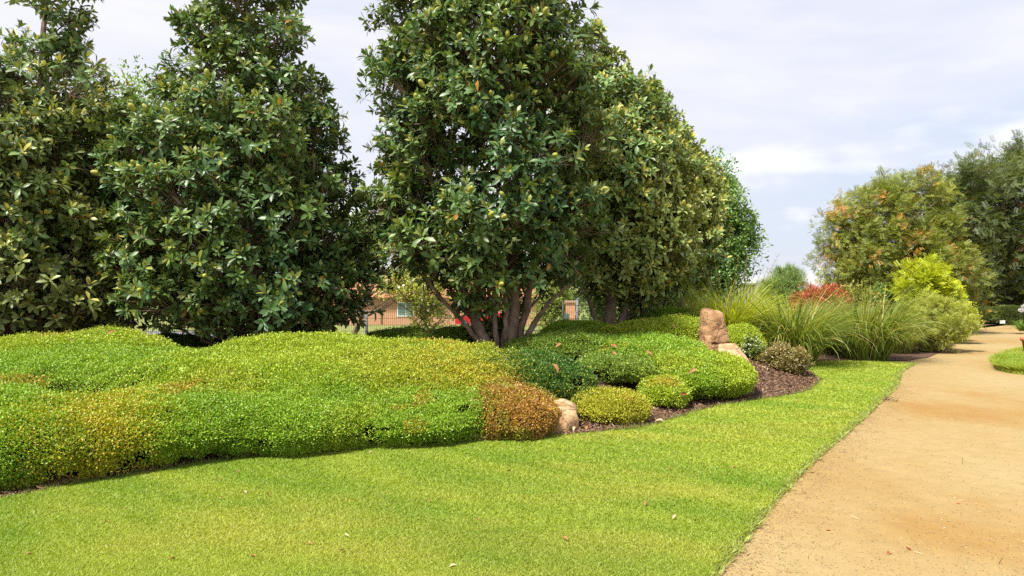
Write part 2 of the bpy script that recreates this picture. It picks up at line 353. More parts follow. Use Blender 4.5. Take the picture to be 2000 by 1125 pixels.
# rough longer tufts along the edge of the bed
rg = np.random.default_rng(5); eb = np.array(edge_bed); n = 9000
k = rg.integers(12, len(eb)-1, n); p = np.concatenate([eb[k]+rg.normal(0, .025, (n, 2)), np.full((n, 1), .0)], 1)
hh = rg.uniform(.02, .07, n)*(.5+vnoise(p, 2.5, 3)); a = rg.uniform(0, 6.28, n); s = np.stack([np.cos(a), np.sin(a), 0*a], 1)*.0045
t = p+np.stack([rg.normal(0, .5, n)*hh, rg.normal(0, .5, n)*hh, hh], 1)
b = Buf(); b.add(np.stack([p-s, p+s, t], 1).reshape(-1, 3), np.arange(3*n).reshape(-1, 3), np.repeat(np.array([.2, .23, .04])*rg.uniform(.6, 1.3, (n, 1))+rg.uniform(0, .06, (n, 1)), 3, 0))
tag(b.build('edge_grass', M['blade'], smooth=False), 'ragged longer grass along the edge of the mulch bed', 'grass', kind='stuff')
# blades hanging over the sand along the path edge
ee = np.array(edge_path); n = 14000; k = rg.integers(0, len(ee)-1, n); p = np.concatenate([ee[k]+(ee[k+1]-ee[k])*rg.uniform(0, 1, (n, 1))+rg.normal(0, .022, (n, 2)), np.full((n, 1), .0)], 1)
hh = rg.uniform(.012, .04, n)*(.4+1.2*vnoise(p, 3.5, 3)); a = rg.uniform(0, 6.28, n); s = np.stack([np.cos(a), np.sin(a), 0*a], 1)*(.0012*p[:, 1:2]+.002)
t = p+np.stack([(rg.normal(.35, .6, n))*hh, rg.normal(0, .6, n)*hh, hh], 1)
b = Buf(); b.add(np.stack([p-s, p+s, t], 1).reshape(-1, 3), np.arange(3*n).reshape(-1, 3), np.repeat(np.array([.26, .31, .04])*rg.uniform(.6, 1.3, (n, 1))+rg.uniform(0, .08, (n, 1)), 3, 0))
tag(b.build('edge_grass', M['blade'], smooth=False), 'grass blades spilling over the edge of the sand path', 'grass', kind='stuff')
# bark mulch chips
n = 42000; k = rg.integers(8, len(eb)-1, n); off = np.abs(rg.normal(0, .55, n))+.015
p = np.concatenate([eb[k], np.zeros((n, 1))], 1)
p[:, 1] += off*.95; p[:, 0] -= off*.45*(p[:, 0] > 1)-rg.normal(0, .05, n)
m2 = 26000; q = np.stack([rg.uniform(3.3, 5.7, m2), rg.uniform(10.5, 15.8, m2), np.zeros(m2)], 1); p = np.concatenate([p, q])
keep = ~in_poly(p[:, 0], p[:, 1], LAWN) & ~((p[:, 0] > 5.5) & (p[:, 1] < 13.2)); p = p[keep]; n = len(p)
p[:, 2] = gz(p[:, 0], p[:, 1])+rg.uniform(.0, .03, n)
dd = unit(np.stack([rg.normal(0, 1, n), rg.normal(0, 1, n), rg.normal(0, .35, n)], 1)); nn = unit(np.stack([rg.normal(0, .5, n), rg.normal(0, .5, n), np.ones(n)], 1))
CHIP = (np.array([(-.16, 0, 0), (.16, .05, .02), (.13, 1, .03), (-.1, .93, 0)]), [[(0, 1, 2, 3)]])
c = np.array([.16, .09, .05])*rg.uniform(.35, 1.7, (n, 1))+rg.uniform(0, .05, (n, 1))*(rg.uniform(0, 1, (n, 1)) > .9)*3
b = Buf(); b.leaves(CHIP, p, dd, nn, rg.uniform(.015, .05, n), c)
tag(b.build('bark_mulch', M['dry'], smooth=False), 'reddish brown bark mulch covering the bed', 'mulch', kind='stuff')
# grit and tiny debris on the path
n = 9000; px = rg.uniform(1380, 2250, n); py = rg.uniform(640, 1250, n); Y = EYE*FPX/(py-562.5); X = (px-1000)/FPX*Y
kp = in_poly(X, Y, path_poly) & ~in_poly(X, Y, LAWN) & ~in_poly(X, Y, ISL); X, Y = X[kp], Y[kp]; n = len(X)
p = np.stack([X, Y, np.full(n, -.012)], 1); dd = unit(np.stack([rg.normal(0, 1, n), rg.normal(0, 1, n), rg.normal(0, .2, n)+.15], 1)); nn = np.tile([0, 0, 1.], (n, 1))+rg.normal(0, .3, (n, 3))
c = np.where(rg.uniform(0, 1, (n, 1)) > .5, [[.42, .32, .18]], [[.22, .12, .05]])*rg.uniform(.6, 1.3, (n, 1))
ep = np.array(edge_path); m2 = 9000; k = rg.integers(0, len(ep)-1, m2); q = np.stack([ep[k, 0]+np.abs(rg.normal(0, .22, m2))+.01, ep[k, 1]+rg.normal(0, .1, m2), np.full(m2, -.010)], 1); q = q[~in_poly(q[:, 0], q[:, 1], LAWN)]; m2 = len(q)
p = np.concatenate([p, q]); dd = np.concatenate([dd, unit(np.stack([rg.normal(0, 1, m2), rg.normal(0, 1, m2), rg.normal(0, .2, m2)+.1], 1))]); nn = np.concatenate([nn, np.tile([0, 0, 1.], (m2, 1))]); c = np.concatenate([c, np.array([.17, .095, .045])*rg.uniform(.5, 2, (m2, 1))]); n = len(p); X, Y = p[:, 0], p[:, 1]
b = Buf(); b.leaves(CHIP, p, dd, nn, np.where(rg.uniform(0, 1, n) > .985, .04, .008)*rg.uniform(.6, 1.4, n)*np.minimum(1.5, Y/7+.4), c, wid=.016*np.ones(n))
tag(b.build('path_grit', M['dry'], smooth=False), 'loose grit and tiny plant debris on the sand path', 'grit', kind='stuff')

# ------------------------------------------------------------------ leaf templates (x across, y along, z up)
MAG = (np.array([(0, 0, 0), (-.15, .34, .035), (0, .36, 0), (.15, .34, .035), (-.19, .68, .0), (0, .7, -.05), (.19, .68, .0), (0, 1, -.15)]),
       [[(0, 2, 1), (0, 3, 2), (4, 5, 7), (5, 6, 7)], [(1, 2, 5, 4), (2, 3, 6, 5)]])
MINI = (np.array([(0, 0, 0), (.3, .5, .07), (0, 1, -.05), (-.3, .5, .07)]), [[(0, 1, 2, 3)]])
MED = (np.array([(0, 0, 0), (.26, .45, .05), (0, 1, -.1), (-.26, .45, .05)]), [[(0, 1, 2), (0, 2, 3)]])
LONG = (np.array([(0, 0, 0), (.13, .4, .02), (0, 1, -.12), (-.13, .4, .02)]), [[(0, 1, 2), (0, 2, 3)]])
NEED = (np.array([(-.03, 0, 0), (.03, 0, 0), (0, 1, -.05)]), [[(0, 1, 2)]])
# pinnate frond: 6 pairs of leaflets
_v, _f = [], []
for k in range(6):
    y = .12+k*.15
    for s in (-1, 1):
        o = len(_v); _v += [(0, y, 0), (s*.17, y+.03, -.01), (s*.34, y+.13, -.07), (s*.13, y+.11, -.01)]; _f.append((o, o+1, o+2, o+3) if s > 0 else (o, o+3, o+2, o+1))
FROND = (np.array(_v), [_f])

# ------------------------------------------------------------------ clipped shrubs
# px centre, py of the top, depth, half width, half depth, palette, label
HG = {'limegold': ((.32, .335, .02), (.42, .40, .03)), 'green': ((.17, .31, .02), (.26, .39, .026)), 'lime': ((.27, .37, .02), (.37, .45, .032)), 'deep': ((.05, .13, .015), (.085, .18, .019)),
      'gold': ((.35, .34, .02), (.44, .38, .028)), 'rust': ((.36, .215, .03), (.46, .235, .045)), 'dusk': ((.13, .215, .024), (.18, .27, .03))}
SHR = [
 (-80, 770, 6.5, .80, 1.0, 'green', 'clipped green shrub cut by the left edge at the front corner of the bed'),
 (62, 805, 6.45, .52, .78, 'green', 'small green clipped shrub left of the yellow tinged one at the lawn edge'),
 (200, 790, 6.78, .62, .85, 'gold', 'yellow and orange tinged clipped shrub at left front above the dark soil gap'),
 (390, 762, 7.6, .84, 1.2, 'green', 'green clipped shrub just right of the yellow tinged one, over the lawn edge'),
 (610, 760, 8.1, .88, 1.25, 'green', 'green clipped shrub over the lawn edge, in the middle of the front row'),
 (815, 756, 8.45, .86, 1.25, 'green', 'green clipped shrub over the lawn edge beside the rust coloured shrub'),
 (1000, 762, 8.45, .52, .82, 'rust', 'rust brown clipped shrub with dying leaves beside a buried rock'),
 (60, 705, 8.6, 1.15, 1.35, 'green', 'green clipped mound behind the far left corner shrub'),
 (270, 700, 8.9, 1.15, 1.35, 'green', 'broad green clipped mound behind the yellow tinged shrub'),
 (480, 698, 9.2, 1.1, 1.4, 'lime', 'lime clipped mound in the middle of the left mass, with small dark holes'),
 (690, 690, 9.4, 1.1, 1.4, 'lime', 'bright yellow green clipped mound in the middle left of the magnolia trunks'),
 (875, 690, 9.6, 1.0, 1.3, 'gold', 'golden green clipped mound with orange flush in front of the magnolia trunks'),
 (35, 660, 9.9, .65, .8, 'lime', 'lime green crest of shrub at the far left below the leftmost magnolia'),
 (210, 648, 10.1, .85, .9, 'lime', 'lime rounded shrub crest between the two left magnolias with a brown leaf on top'),
 (600, 654, 10.4, 1.25, .9, 'lime', 'long lime shrub crest under the second magnolia from left'),
 (830, 681, 10.6, .95, .9, 'lime', 'low lime shrub crest just left of the multi stemmed magnolia'),
 (1022, 694, 9.65, .93, .86, 'deep', 'dark green clipped shrub sloping down to the right above the buried rock'),
 (350, 656, 12.7, .55, .6, 'deep', 'small dark green shrub in the dip in front of the wire fence'),
 (450, 664, 13.2, .7, .6, 'deep', 'dark low shrub below the trunk of the second magnolia'),
 (790, 644, 13.6, .8, .7, 'dusk', 'shaded shrub behind the lime crest, left of the big magnolia'),
 (905, 640, 13.9, .8, .7, 'dusk', 'shaded shrub directly behind the big magnolia trunks'),
 (1100, 654, 12.5, .98, .95, 'dusk', 'shaded clipped shrub right of the big magnolia trunks with bare twigs showing'),
 (1200, 692, 11.0, .58, .90, 'dusk', 'dark shrub beside the deep hollow in the middle of the bed'),
 (1135, 630, 15.2, .9, .7, 'green', 'green shrub behind, between the big magnolia and the one to its right'),
 (1290, 622, 14.4, 1.25, .85, 'lime', 'bright lime domed shrub left of the standing stone'),
 (1300, 604, 16.6, 1.15, .8, 'green', 'green rounded shrub crest furthest back, left of the standing stone'),
 (1265, 658, 12.9, .98, .95, 'green', 'green clipped shrub on the slope below the lime dome'),
 (1238, 670, 12.1, .80, .85, 'green', 'green clipped shrub on the slope between the shaded shrub and the right group'),
 (1305, 688, 11.6, .62, .95, 'green', 'green clipped shrub above the small bright ball shrub in the right group'),
 (1335, 690, 11.1, .50, 1.2, 'green', 'green clipped shrub leaning down to the lawn in the right group'),
 (1380, 688, 11.4, .62, 1.2, 'lime', 'lime clipped shrub at the right end of the group beside the bark mulch'),
 (1295, 735, 10.0, .34, .48, 'lime', 'small bright green ball shrub in front of the right group'),
 (1184, 766, 9.0, .48, .52, 'limegold', 'lone golden green ball shrub beside the buried rock with bare grey twigs at its foot'),
 (1447, 640, 14.3, .42, .55, 'lime', 'lime clipped shrub just right of the standing stone'),
]
SC, SR = [], []
for px, py, Y, rx, ry, pal, lab in SHR:
    t = P(px, py, Y); g0 = float(gz(t[0], Y)); h = t[2]-g0
    cz = g0+.33*h; SC.append((t[0], Y, cz)); SR.append((rx, ry, t[2]-cz))
SC = np.array(SC); SR = np.array(SR)
def sdf_all(p, idx):
    D, Gd = [], []
    for i in idx:
        q = p-SC[i]; e = q/SR[i]
        k0 = np.linalg.norm(e, axis=1)+1e-6; g = q/SR[i]**2; k1 = np.linalg.norm(g, axis=1)+1e-6
        D.append(k0*(k0-1)/k1); Gd.append(g/k1[:, None])
    return np.array(D), np.array(Gd)
def hedge_surface(i, n, rg, inset=0):
    idx = [j for j in range(len(SC)) if np.all(np.abs(SC[j]-SC[i]) < SR[j]+SR[i]+.2)]; me = idx.index(i)
    KS = 9.0 if i <= 15 else 28.0
    u = unit(rg.normal(0, 1, (n*2, 3))); area = np.linalg.norm(u/SR[i], axis=1); k = rg.uniform(0, area.max(), len(u)) < area
    p = SC[i]+u[k]*SR[i]*rg.uniform(.92, 1.22, (k.sum(), 1))
    for _ in range(4):
        D, Gd = sdf_all(p, idx); w = np.exp(-KS*(D-D.min(0))); s = w.sum(0)
        d = D.min(0)-np.log(s)/KS; nm = unit(np.einsum('in,inc->nc', w/s, Gd)); p = p-nm*d[:, None]
    D, _ = sdf_all(p, idx)
    ok = (D.argmin(0) == me) & (p[:, 2] > gz(p[:, 0], p[:, 1])+.02)
    w = np.exp(-np.maximum(0, D-D.min(0)+rg.normal(0, .03, D.shape))/.07); w /= w.sum(0)
    return p[ok], nm[ok], w[:, ok].T, [idx, me]
def ell_mesh(c, r, nu=28, nv=16):
    th = np.linspace(0, math.pi, nv); ph = np.arange(nu)/nu*2*math.pi
    V = np.stack([np.sin(th)[:, None]*np.cos(ph), np.sin(th)[:, None]*np.sin(ph), np.cos(th)[:, None]*np.ones(nu)], -1).reshape(-1, 3)
    i = np.arange(nv-1)[:, None]*nu; j = np.arange(nu)[None]; F = np.stack([i+j, i+nu+j, i+nu+(j+1) % nu, i+(j+1) % nu], -1).reshape(-1, 4)
    return np.asarray(c)+V*np.asarray(r), F
def twigs(b, c, rx, ry, z0, h, n, rg, col=(1, 1, 1), r=.004):
    a = rg.uniform(0, 2*math.pi, n); st = rg.uniform(0, .35, n); en = rg.uniform(.65, .98, n)
    for k in range(n):
        x0 = np.array([c[0]+math.cos(a[k])*rx*st[k], c[1]+math.sin(a[k])*ry*st[k], z0]); a2 = a[k]+rg.normal(0, .35)
        x1 = np.array([c[0]+math.cos(a2)*rx*en[k], c[1]+math.sin(a2)*ry*en[k], z0+h*rg.uniform(.12, .6)])
        m = (x0+x1)/2+rg.normal(0, .05, 3); b.tube([x0, m, x1], [r*2, r*1.4, r*.7], 3, col, cap=False)
def hit(px, py):
    ray = unit(np.array([[(px-1000)/FPX, 1, -(py-562.5)/FPX]]))[0]; s = np.arange(4, 22, .02); p = np.array([0, 0, EYE])+ray*s[:, None]
    D, Gd = sdf_all(p, range(len(SC))); k = np.argmax(D.min(0) < .03)
    return (None, None) if D.min(0)[k] >= .03 else (p[k], Gd[D[:, k].argmin(), k])
HOLES = [(*hit(a, b)[:1], c) for a, b, c in ((290, 748, .085), (525, 744, .085), (498, 752, .06), (440, 748, .055), (395, 742, .04), (515, 866, .09), (540, 882, .08), (722, 840, .07), (738, 864, .07), (110, 930, .12), (250, 905, .14), (905, 800, .05), (1130, 745, .1), (1170, 735, .12), (640, 742, .04), (60, 775, .05))]
for i, (px, py, Y, rx, ry, pal, lab) in enumerate(SHR):
    rg = np.random.default_rng(100+i)
    t = thing('clipped_shrub', lab, 'shrub', (SC[i][0], Y, gz(SC[i][0], Y)), 'clipped mounded shrubs in the garden bed')
    size = .0205*max(1, (Y/8.5)**.75); A = 4*math.pi*((SR[i][0]*SR[i][1])**1.6/3+(SR[i][0]*SR[i][2])**1.6/3+(SR[i][1]*SR[i][2])**1.6/3)**(1/1.6)
    n = int(A*(3.4 if i < 7 else 2.4)/(size*size*.33))
    p, nm, wt, (idx, me_) = hedge_surface(i, n, rg)
    lump = fbm(p, 1.7, 31, 3)-.5; lump2 = vnoise(p, 9, 77)-.5
    hole = vnoise(p*np.array([1, 1, 1.4]), 5.5, 5) > .90
    for hc, hr in HOLES:
        if hc is not None: hole |= np.linalg.norm((p-hc)*np.array([.75, .75, 1.2]), axis=1) < hr*(.5+1.0*vnoise(p, 14, 8))
    # thinner foliage low down where the twigs show
    zrel = (p[:, 2]-gz(p[:, 0], p[:, 1]))/max(.1, SC[i][2]+SR[i][2]-gz(SC[i][0], Y))
    low = rg.uniform(0, 1, len(p)) > smooth(*((.12, .52) if i in (32, 21, 22, 29) else (.08, .38) if i == 6 else (.03, .30)), zrel+.25*lump+(.25*(p[:, 0]-SC[i][0])/SR[i][0] if i == 32 else 0))*1.05
    ok = ~(hole & (rg.uniform(0, 1, len(p)) > .15)) & ~(low & (rg.uniform(0, 1, len(p)) > .12)); p, nm, lump, lump2, wt = p[ok], nm[ok], lump[ok], lump2[ok], wt[ok]
    m = len(p); dep = -np.abs(rg.normal(0, .026, m)); dep = np.where(rg.uniform(0, 1, m) > .965, rg.uniform(0, .04, m), dep)
    p = p+nm*(.21*lump+.055*lump2+dep+.018)[:, None]
    up = np.array([0, 0, 1.])
    d = unit(nm*.75+up*.25+rg.normal(0, .62, (m, 3))); nn = unit(nm*.8+up*.6+rg.normal(0, .36, (m, 3)))
    cum = np.cumsum(wt, 1); ch = (rg.uniform(0, 1, (m, 1)) > cum).sum(1).clip(0, len(idx)-1); pals = [SHR[q][5] for q in idx]
    hard = np.array([q in ('rust',) for q in pals]); ch = np.where(hard[ch] & (pal != 'rust') & (rg.uniform(0, 1, m) > .5), me_, ch)
    c0 = np.array([HG[q][0] for q in pals])[ch]; c1 = np.array([HG[q][1] for q in pals])[ch]; f = np.clip(fbm(p, 1.5, 9, 3)*1.6-.3+rg.normal(0, .25, m), 0, 1)[:, None]
    c = c0*(1-f)+c1*f
    # neighbouring colours bleed into each other; orange and lime flushes
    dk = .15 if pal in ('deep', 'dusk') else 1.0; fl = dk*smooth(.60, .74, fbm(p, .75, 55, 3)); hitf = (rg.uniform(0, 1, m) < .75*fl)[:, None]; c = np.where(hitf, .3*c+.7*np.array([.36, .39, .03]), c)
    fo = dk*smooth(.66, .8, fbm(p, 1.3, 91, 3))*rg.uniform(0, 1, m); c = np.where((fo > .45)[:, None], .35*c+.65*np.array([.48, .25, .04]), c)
    if pal == 'rust':
        gr = smooth(.5, .62, fbm(p, 2.6, 14, 2))[:, None]*.8; c = c*(1-gr)+gr*np.array([.33, .34, .04])
    if pal == 'gold' and i in (2, 11):
        k = smooth(.1, .6, fbm(p, 1.8, 40, 3))[:, None]; c = np.where(rg.uniform(0, 1, (m, 1)) > .35+.65*k, np.array([.24, .34, .024]), c)
    if pal == 'rust':
        dd_ = rg.uniform(0, 1, (m, 1)) > .80; c = np.where(dd_, np.array([.22, .11, .045]), c)
    c = c*rg.uniform(.68, 1.28, (m, 1))
    yt = rg.uniform(0, 1, (m, 1)) > .965; c = np.where(yt, c*.3+.7*np.array([.5, .5, .09]), c)
    b = Buf(); b.leaves(MINI, p, d, nn, size*rg.uniform(.75, 1.3, m), c); b.build('foliage', M['hedge'], t, smooth=False)
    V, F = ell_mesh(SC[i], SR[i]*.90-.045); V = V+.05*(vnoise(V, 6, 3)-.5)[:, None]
    b = Buf(); b.add(V, F); b.build('shade_core', M['core'], t)  # solid dark shell added behind the leaves as painted inner shade
    b = Buf(); twigs(b, SC[i], SR[i][0], SR[i][1], float(gz(SC[i][0], Y))-.02, SR[i][2]*1.3, 280 if i in (6, 32, 21, 29, 30) else 130, rg); b.build('twigs', M['twig'], t)

# ------------------------------------------------------------------ stones
def rock(label, c, prof, dep, seed, lean=0, name='boulder', cut=1.0):
    """prof: (z, x0, x1) rows; rounded box section"""
    nu, rows = 40, []
    z = np.array([r[0] for r in prof]); zz = np.linspace(z[0], z[-1], 36)
    xl = np.interp(zz, z, [r[1] for r in prof]); xr = np.interp(zz, z, [r[2] for r in prof])
    a = np.arange(nu)/nu*2*math.pi; ca, sa = np.cos(a), np.sin(a)
    ex = np.sign(ca)*np.abs(ca)**.5; ey = np.sign(sa)*np.abs(sa)**.5
    V = []
    for q, (zv, l, r) in enumerate(zip(zz, xl, xr)):
        cap = min(1, math.sqrt(max(0, 1-max(0, (zv-zz[0])/(zz[-1]-zz[0])-.72)**2/.0784))+.12)
        V.append(np.stack([(l+r)/2+ex*(r-l)/2, ey*dep/2*cap+lean*(zv-zz[0]), np.full(nu, zv)], 1))
    V = np.concatenate(V+[[((xl[-1]+xr[-1])/2, lean*(zz[-1]-zz[0]), zz[-1]+.005)]])
    V = V+unit(V-V.mean(0))*(.17*(fbm(V, 2.6, seed, 3)-.5)+.03*(vnoise(V, 16, seed)-.5))[:, None]
    i = np.arange(35)[:, None]*nu; j = np.arange(nu)[None]
    F = np.stack([i+j, i+(j+1) % nu, i+nu+(j+1) % nu, i+nu+j], -1).reshape(-1, 4); b0 = 35*nu; jj = np.arange(nu)
    b = Buf(); b.add(V+np.asarray(c), [F, np.stack([b0+jj, b0+(jj+1) % nu, np.full(nu, 36*nu)], -1)])
    return tag(b.build(name, M['rock'], loc=c), label, 'rock')
def block(label, c, planes, seed):
    V, F = ell_mesh((0, 0, 0), (1, 1, 1), 72, 54); n = unit(np.array([p[:3] for p in planes], float)); d = np.array([p[3] for p in planes])
    rr = (np.maximum(V @ n.T, 0)/d)**24; rad = rr.sum(1)**(-1/24); V = V*rad[:, None]
    V = V+unit(V)*(.07*(fbm(V, 3.2, seed, 3)-.5)+.025*(fbm(V, 14, seed, 2)-.5)-.03*smooth(.62, .8, vnoise(V*np.array([1, 1, 2.5]), 5, seed+3)))[:, None]
    b = Buf(); b.add(V+np.asarray(c), F); return tag(b.build('boulder', M['rock'], loc=tuple(c)), label, 'rock')
c = P(1394, 640, 13.5); c[2] = .62
block('tall upright sandstone boulder standing among the lime shrubs', c, [(-1, -.2, .03, .225), (-.5, -.85, .05, .235), (.25, -1, .14, .23), (1, -.25, .17, .26), (.8, .6, .1, .25), (-.5, .9, .1, .25), (0, 1, 0, .26), (.16, -.08, 1, .56), (-.75, -.1, .62, .53), (.85, -.15, .55, .475), (.1, -.75, .8, .56), (0, 0, -1, .55)], 7)
def slab(label, pts, thick, seed):
    """a low sloping stone: outline on the slope, given thickness downwards"""
    pts = np.array(pts); n = len(pts); c = pts.mean(0); V = [c+[0, 0, .05]]
    rings = [(.35, .05), (.7, .035), (.9, .012), (1, -.03), (1.04, -thick*.5), (1.02, -thick)]
    fine = np.array([p0+(p1-p0)*t for p0, p1 in zip(pts, np.roll(pts, -1, 0)) for t in np.linspace(0, 1, 9)[:-1]]+[pts[0]])[:-1]; m = len(fine)
    A = [c[None]+[[0, 0, .055]]]
    for s, dz in rings: A.append(c+(fine-c)*s+[0, 0, dz])
    V = np.concatenate(A); V = V+np.array([.3, .3, 1])*(.07*(fbm(V, 4, seed, 3)-.5)+.02*(vnoise(V, 18, seed)-.5))[:, None]
    j = np.arange(m); F3 = np.stack([np.zeros(m, int), 1+j, 1+(j+1) % m], -1)
    F4 = np.concatenate([np.stack([1+r*m+j, 1+(r+1)*m+j, 1+(r+1)*m+(j+1) % m, 1+r*m+(j+1) % m], -1) for r in range(len(rings)-1)])
    b = Buf(); b.add(V, [F3, F4]); return tag(b.build('boulder', M['rock_pale'], loc=tuple(c)), label, 'rock')
slab('pale sandstone slab sloping to the mulch below the standing stone', [P(1402, 671, 13.0), P(1436, 669, 13.1), P(1458, 692, 12.6), P(1474, 730, 11.9), P(1468, 756, 11.5), P(1430, 745, 11.5), P(1402, 705, 12.3)], .5, 9)
slab('low sandstone rock half buried between the rust shrub and the golden ball shrub', [P(1050, 776, 8.9), P(1096, 778, 8.95), P(1126, 789, 8.8), P(1130, 812, 8.4), P(1108, 829, 8.15), P(1080, 832, 8.05), P(1056, 800, 8.4)], .35, 12)

# ------------------------------------------------------------------ magnolias
def env(rows, Y, z):
    zz = np.array([EYE-(r[0]-562.5)/FPX*Y for r in rows])[::-1]
    l = np.array([(r[1]-1000)/FPX*Y for r in rows])[::-1]; r_ = np.array([(r[2]-1000)/FPX*Y for r in rows])[::-1]
    return np.interp(z, zz, l), np.interp(z, zz, r_), zz[0], zz[-1]
def clusters(rows, Y, n, rc, rg, fy=.85, shell=.22, sep=.62, thin=None):
    _, _, z0, z1 = env(rows, Y, 0); zs = np.linspace(z0, z1, 400); l, r, *_ = env(rows, Y, zs)
    w = (r-l)**1.6
    if thin:
        for ta, tb, tf in thin: za, zb = EYE-(tb-562.5)/FPX*Y, EYE-(ta-562.5)/FPX*Y; w = np.where((zs > za) & (zs < zb), w*tf, w)
    out = []; tries = 0
    while len(out) < n and tries < n*60:
        tries += 1
        z = rg.choice(zs, p=w/w.sum())+rg.normal(0, .05); a, b_, *_ = env(rows, Y, z); R = (b_-a)/2
        Rr = max(.05, R-rc*.72); t = math.sqrt(rg.uniform(shell, 1))*rg.uniform(.9, 1.06); ph = rg.uniform(0, 2*math.pi)
        c = np.array([(a+b_)/2+Rr*t*math.cos(ph), Y+Rr*t*math.sin(ph)*fy, z])
        if out and min(np.linalg.norm(np.array(out)-c, axis=1)) < min(rc, .35+.4*R)*sep*(1 if tries < n*30 else .7): continue
        out.append(c)
    return np.array(out)
def curve(a, b_, bend, n=6, rg=None):
    t = np.linspace(0, 1, n)[:, None]; a = np.asarray(a); b_ = np.asarray(b_)
    m = (a+b_)/2+np.asarray(bend); p = (1-t)**2*a+2*t*(1-t)*m+t*t*b_
    if rg is not None: p[1:-1] += rg.normal(0, .02*np.linalg.norm(b_-a), (n-2, 3))
    return p
FRUIT = None
def fruit_mesh():
    b = Buf(); th = np.linspace(0, math.pi, 11); nu = 12; ph = np.arange(nu)/nu*2*math.pi
    V = []
    for k, t in enumerate(th):
        rr = math.sin(t)**.8*.036*(1+.12*math.cos(t)); V.append(np.stack([rr*np.cos(ph+k*.26)*(1+.10*((np.arange(nu)+k) % 2)), rr*np.sin(ph+k*.26)*(1+.10*((np.arange(nu)+k) % 2)), np.full(nu, .05-.055*math.cos(t))], 1))
    V = np.concatenate(V); i = np.arange(10)[:, None]*nu; j = np.arange(nu)[None]
    b.add(V, np.stack([i+j, i+(j+1) % nu, i+nu+(j+1) % nu, i+nu+j], -1).reshape(-1, 4)); b.tube([(0, 0, -.05), (0, 0, 0)], [.006, .007], 6)
    return b
def magnolia(label, rows, Y, base, stems, nc, wpc, seed, cols, nfruit, leaf=.19, rc=.55, shell=.22, thin=None):
    global FRUIT
    rg = np.random.default_rng(seed); base = np.array(base, float)
    t = thing('magnolia_tree', label, 'tree', base, 'magnolia trees along the fence')
    C = clusters(rows, Y, nc, rc, rg, shell=shell, sep=.80, thin=thin)
    b = Buf(); sp = []
    for pts, r0, r1 in stems:
        p = np.array(spline([tuple(base+np.array(q)) for q in pts], 7)); n = len(p)
        p = p+np.vstack([np.zeros(3), rg.normal(0, .012, (n-1, 3))])
        rr = np.linspace(r0, r1, n)*rg.uniform(.92, 1.08, n); rr[0] *= 1.25; b.tube(p, rr, 10); sp += [(q, r) for q, r in zip(p, rr)]
    b.build('trunk', M['bark'], t)
    sq = np.array([q for q, _ in sp]); sr = np.array([r for _, r in sp])
    bl = Buf(); W_, WD = [], []
    ax = np.array([base[0], base[1]])
    for c in C:
        hd = np.linalg.norm(sq[:, :2]-c[:2], axis=1); want = c[2]-.75*hd
        k = np.argmin(hd*.6+np.abs(sq[:, 2]-want)+(sq[:, 2] > c[2]-.1)*3)
        L_ = np.linalg.norm(c-sq[k]); q = curve(sq[k], c, (0, 0, -.10*L_), 7, rg)
        bl.tube(q, np.linspace(min(sr[k]*.6, .012+.014*L_), .007, 7), 5, cap=False)
        out = unit(np.append(c[:2]-ax, 0)[None])[0]
        m = max(4, int(wpc*rg.uniform(.7, 1.3))); v = unit(rg.normal(0, 1, (m, 3))+.6*out+np.array([0, 0, .75])); ea, eb_, *_ = env(rows, Y, c[2]); r_ = min(rc, .18+.32*(eb_-ea)/2)*rg.uniform(.75, 1.2)
        pos = c+v*(r_*rg.uniform(.5, 1.12, m))[:, None]*np.array([1, 1, .75])
        for w in pos: bl.tube(curve(c+(q[-3]-c)*rg.uniform(0, 1), w, (0, 0, -.05), 3), [.006, .005, .0035], 3, cap=False)
        W_.append(pos); WD.append(unit(v*.7+out*.35+np.array([0, 0, .42])+rg.normal(0, .28, (m, 3))))
    bl.build('branches', M['bark'], t)
    Wp = np.concatenate(W_); Wd = np.concatenate(WD); zok = Wp[:, 2] > gz(Wp[:, 0], Wp[:, 1])+.12; Wp, Wd = Wp[zok], Wd[zok]
    nw = len(Wp); kk = rg.integers(8, 14, nw); idx = np.repeat(np.arange(nw), kk); m = len(idx)
    w = Wd[idx]; ref = unit(np.cross(w, rg.normal(0, 1, (nw, 3))[idx])); seq = np.concatenate([np.arange(k) for k in kk])
    fr = seq/np.repeat(kk, kk); side = rot_about(ref, w, seq*2.399+rg.normal(0, .2, m))
    ang = np.radians(18+fr*rg.uniform(50, 105, nw)[idx]+rg.normal(0, 11, m)); d = w*np.cos(ang)[:, None]+side*np.sin(ang)[:, None]
    d = unit(d+np.array([0, 0, -.30])*fr[:, None]*(rg.uniform(0, 2.2, nw)[idx])[:, None]+rg.normal(0, .10, (m, 3)))
    nn = w-d*np.sum(w*d, 1, keepdims=True)+rg.normal(0, .12, (m, 3))
    pos = Wp[idx]-w*(fr*.10)[:, None]+side*.006
    young = rg.uniform(0, 1, nw)[idx]; toneW = np.clip(vnoise(Wp, 1.1, seed)*1.5-.25+rg.normal(0, .2, nw), 0, 1)[idx][:, None]
    c0, c1, c2 = (np.array(v) for v in cols)
    c = c0*(1-toneW)+c1*toneW; tip = ((fr < .32)*smooth(.25, .85, young))[:, None]; c = c*(1-tip)+tip*c2
    c = c*rg.uniform(.72, 1.3, (m, 1)); od = rg.uniform(0, 1, m); c = np.where((od > .994)[:, None], [[.36, .19, .03]], c)
    b = Buf(); b.leaves(MAG, pos, d, nn, leaf*rg.uniform(.62, 1.22, m)*np.repeat(rg.uniform(.8, 1.2, nw), kk)*(.75+.35*np.minimum(1, fr*2.5)), c); b.build('crown', M['magnolia'], t)
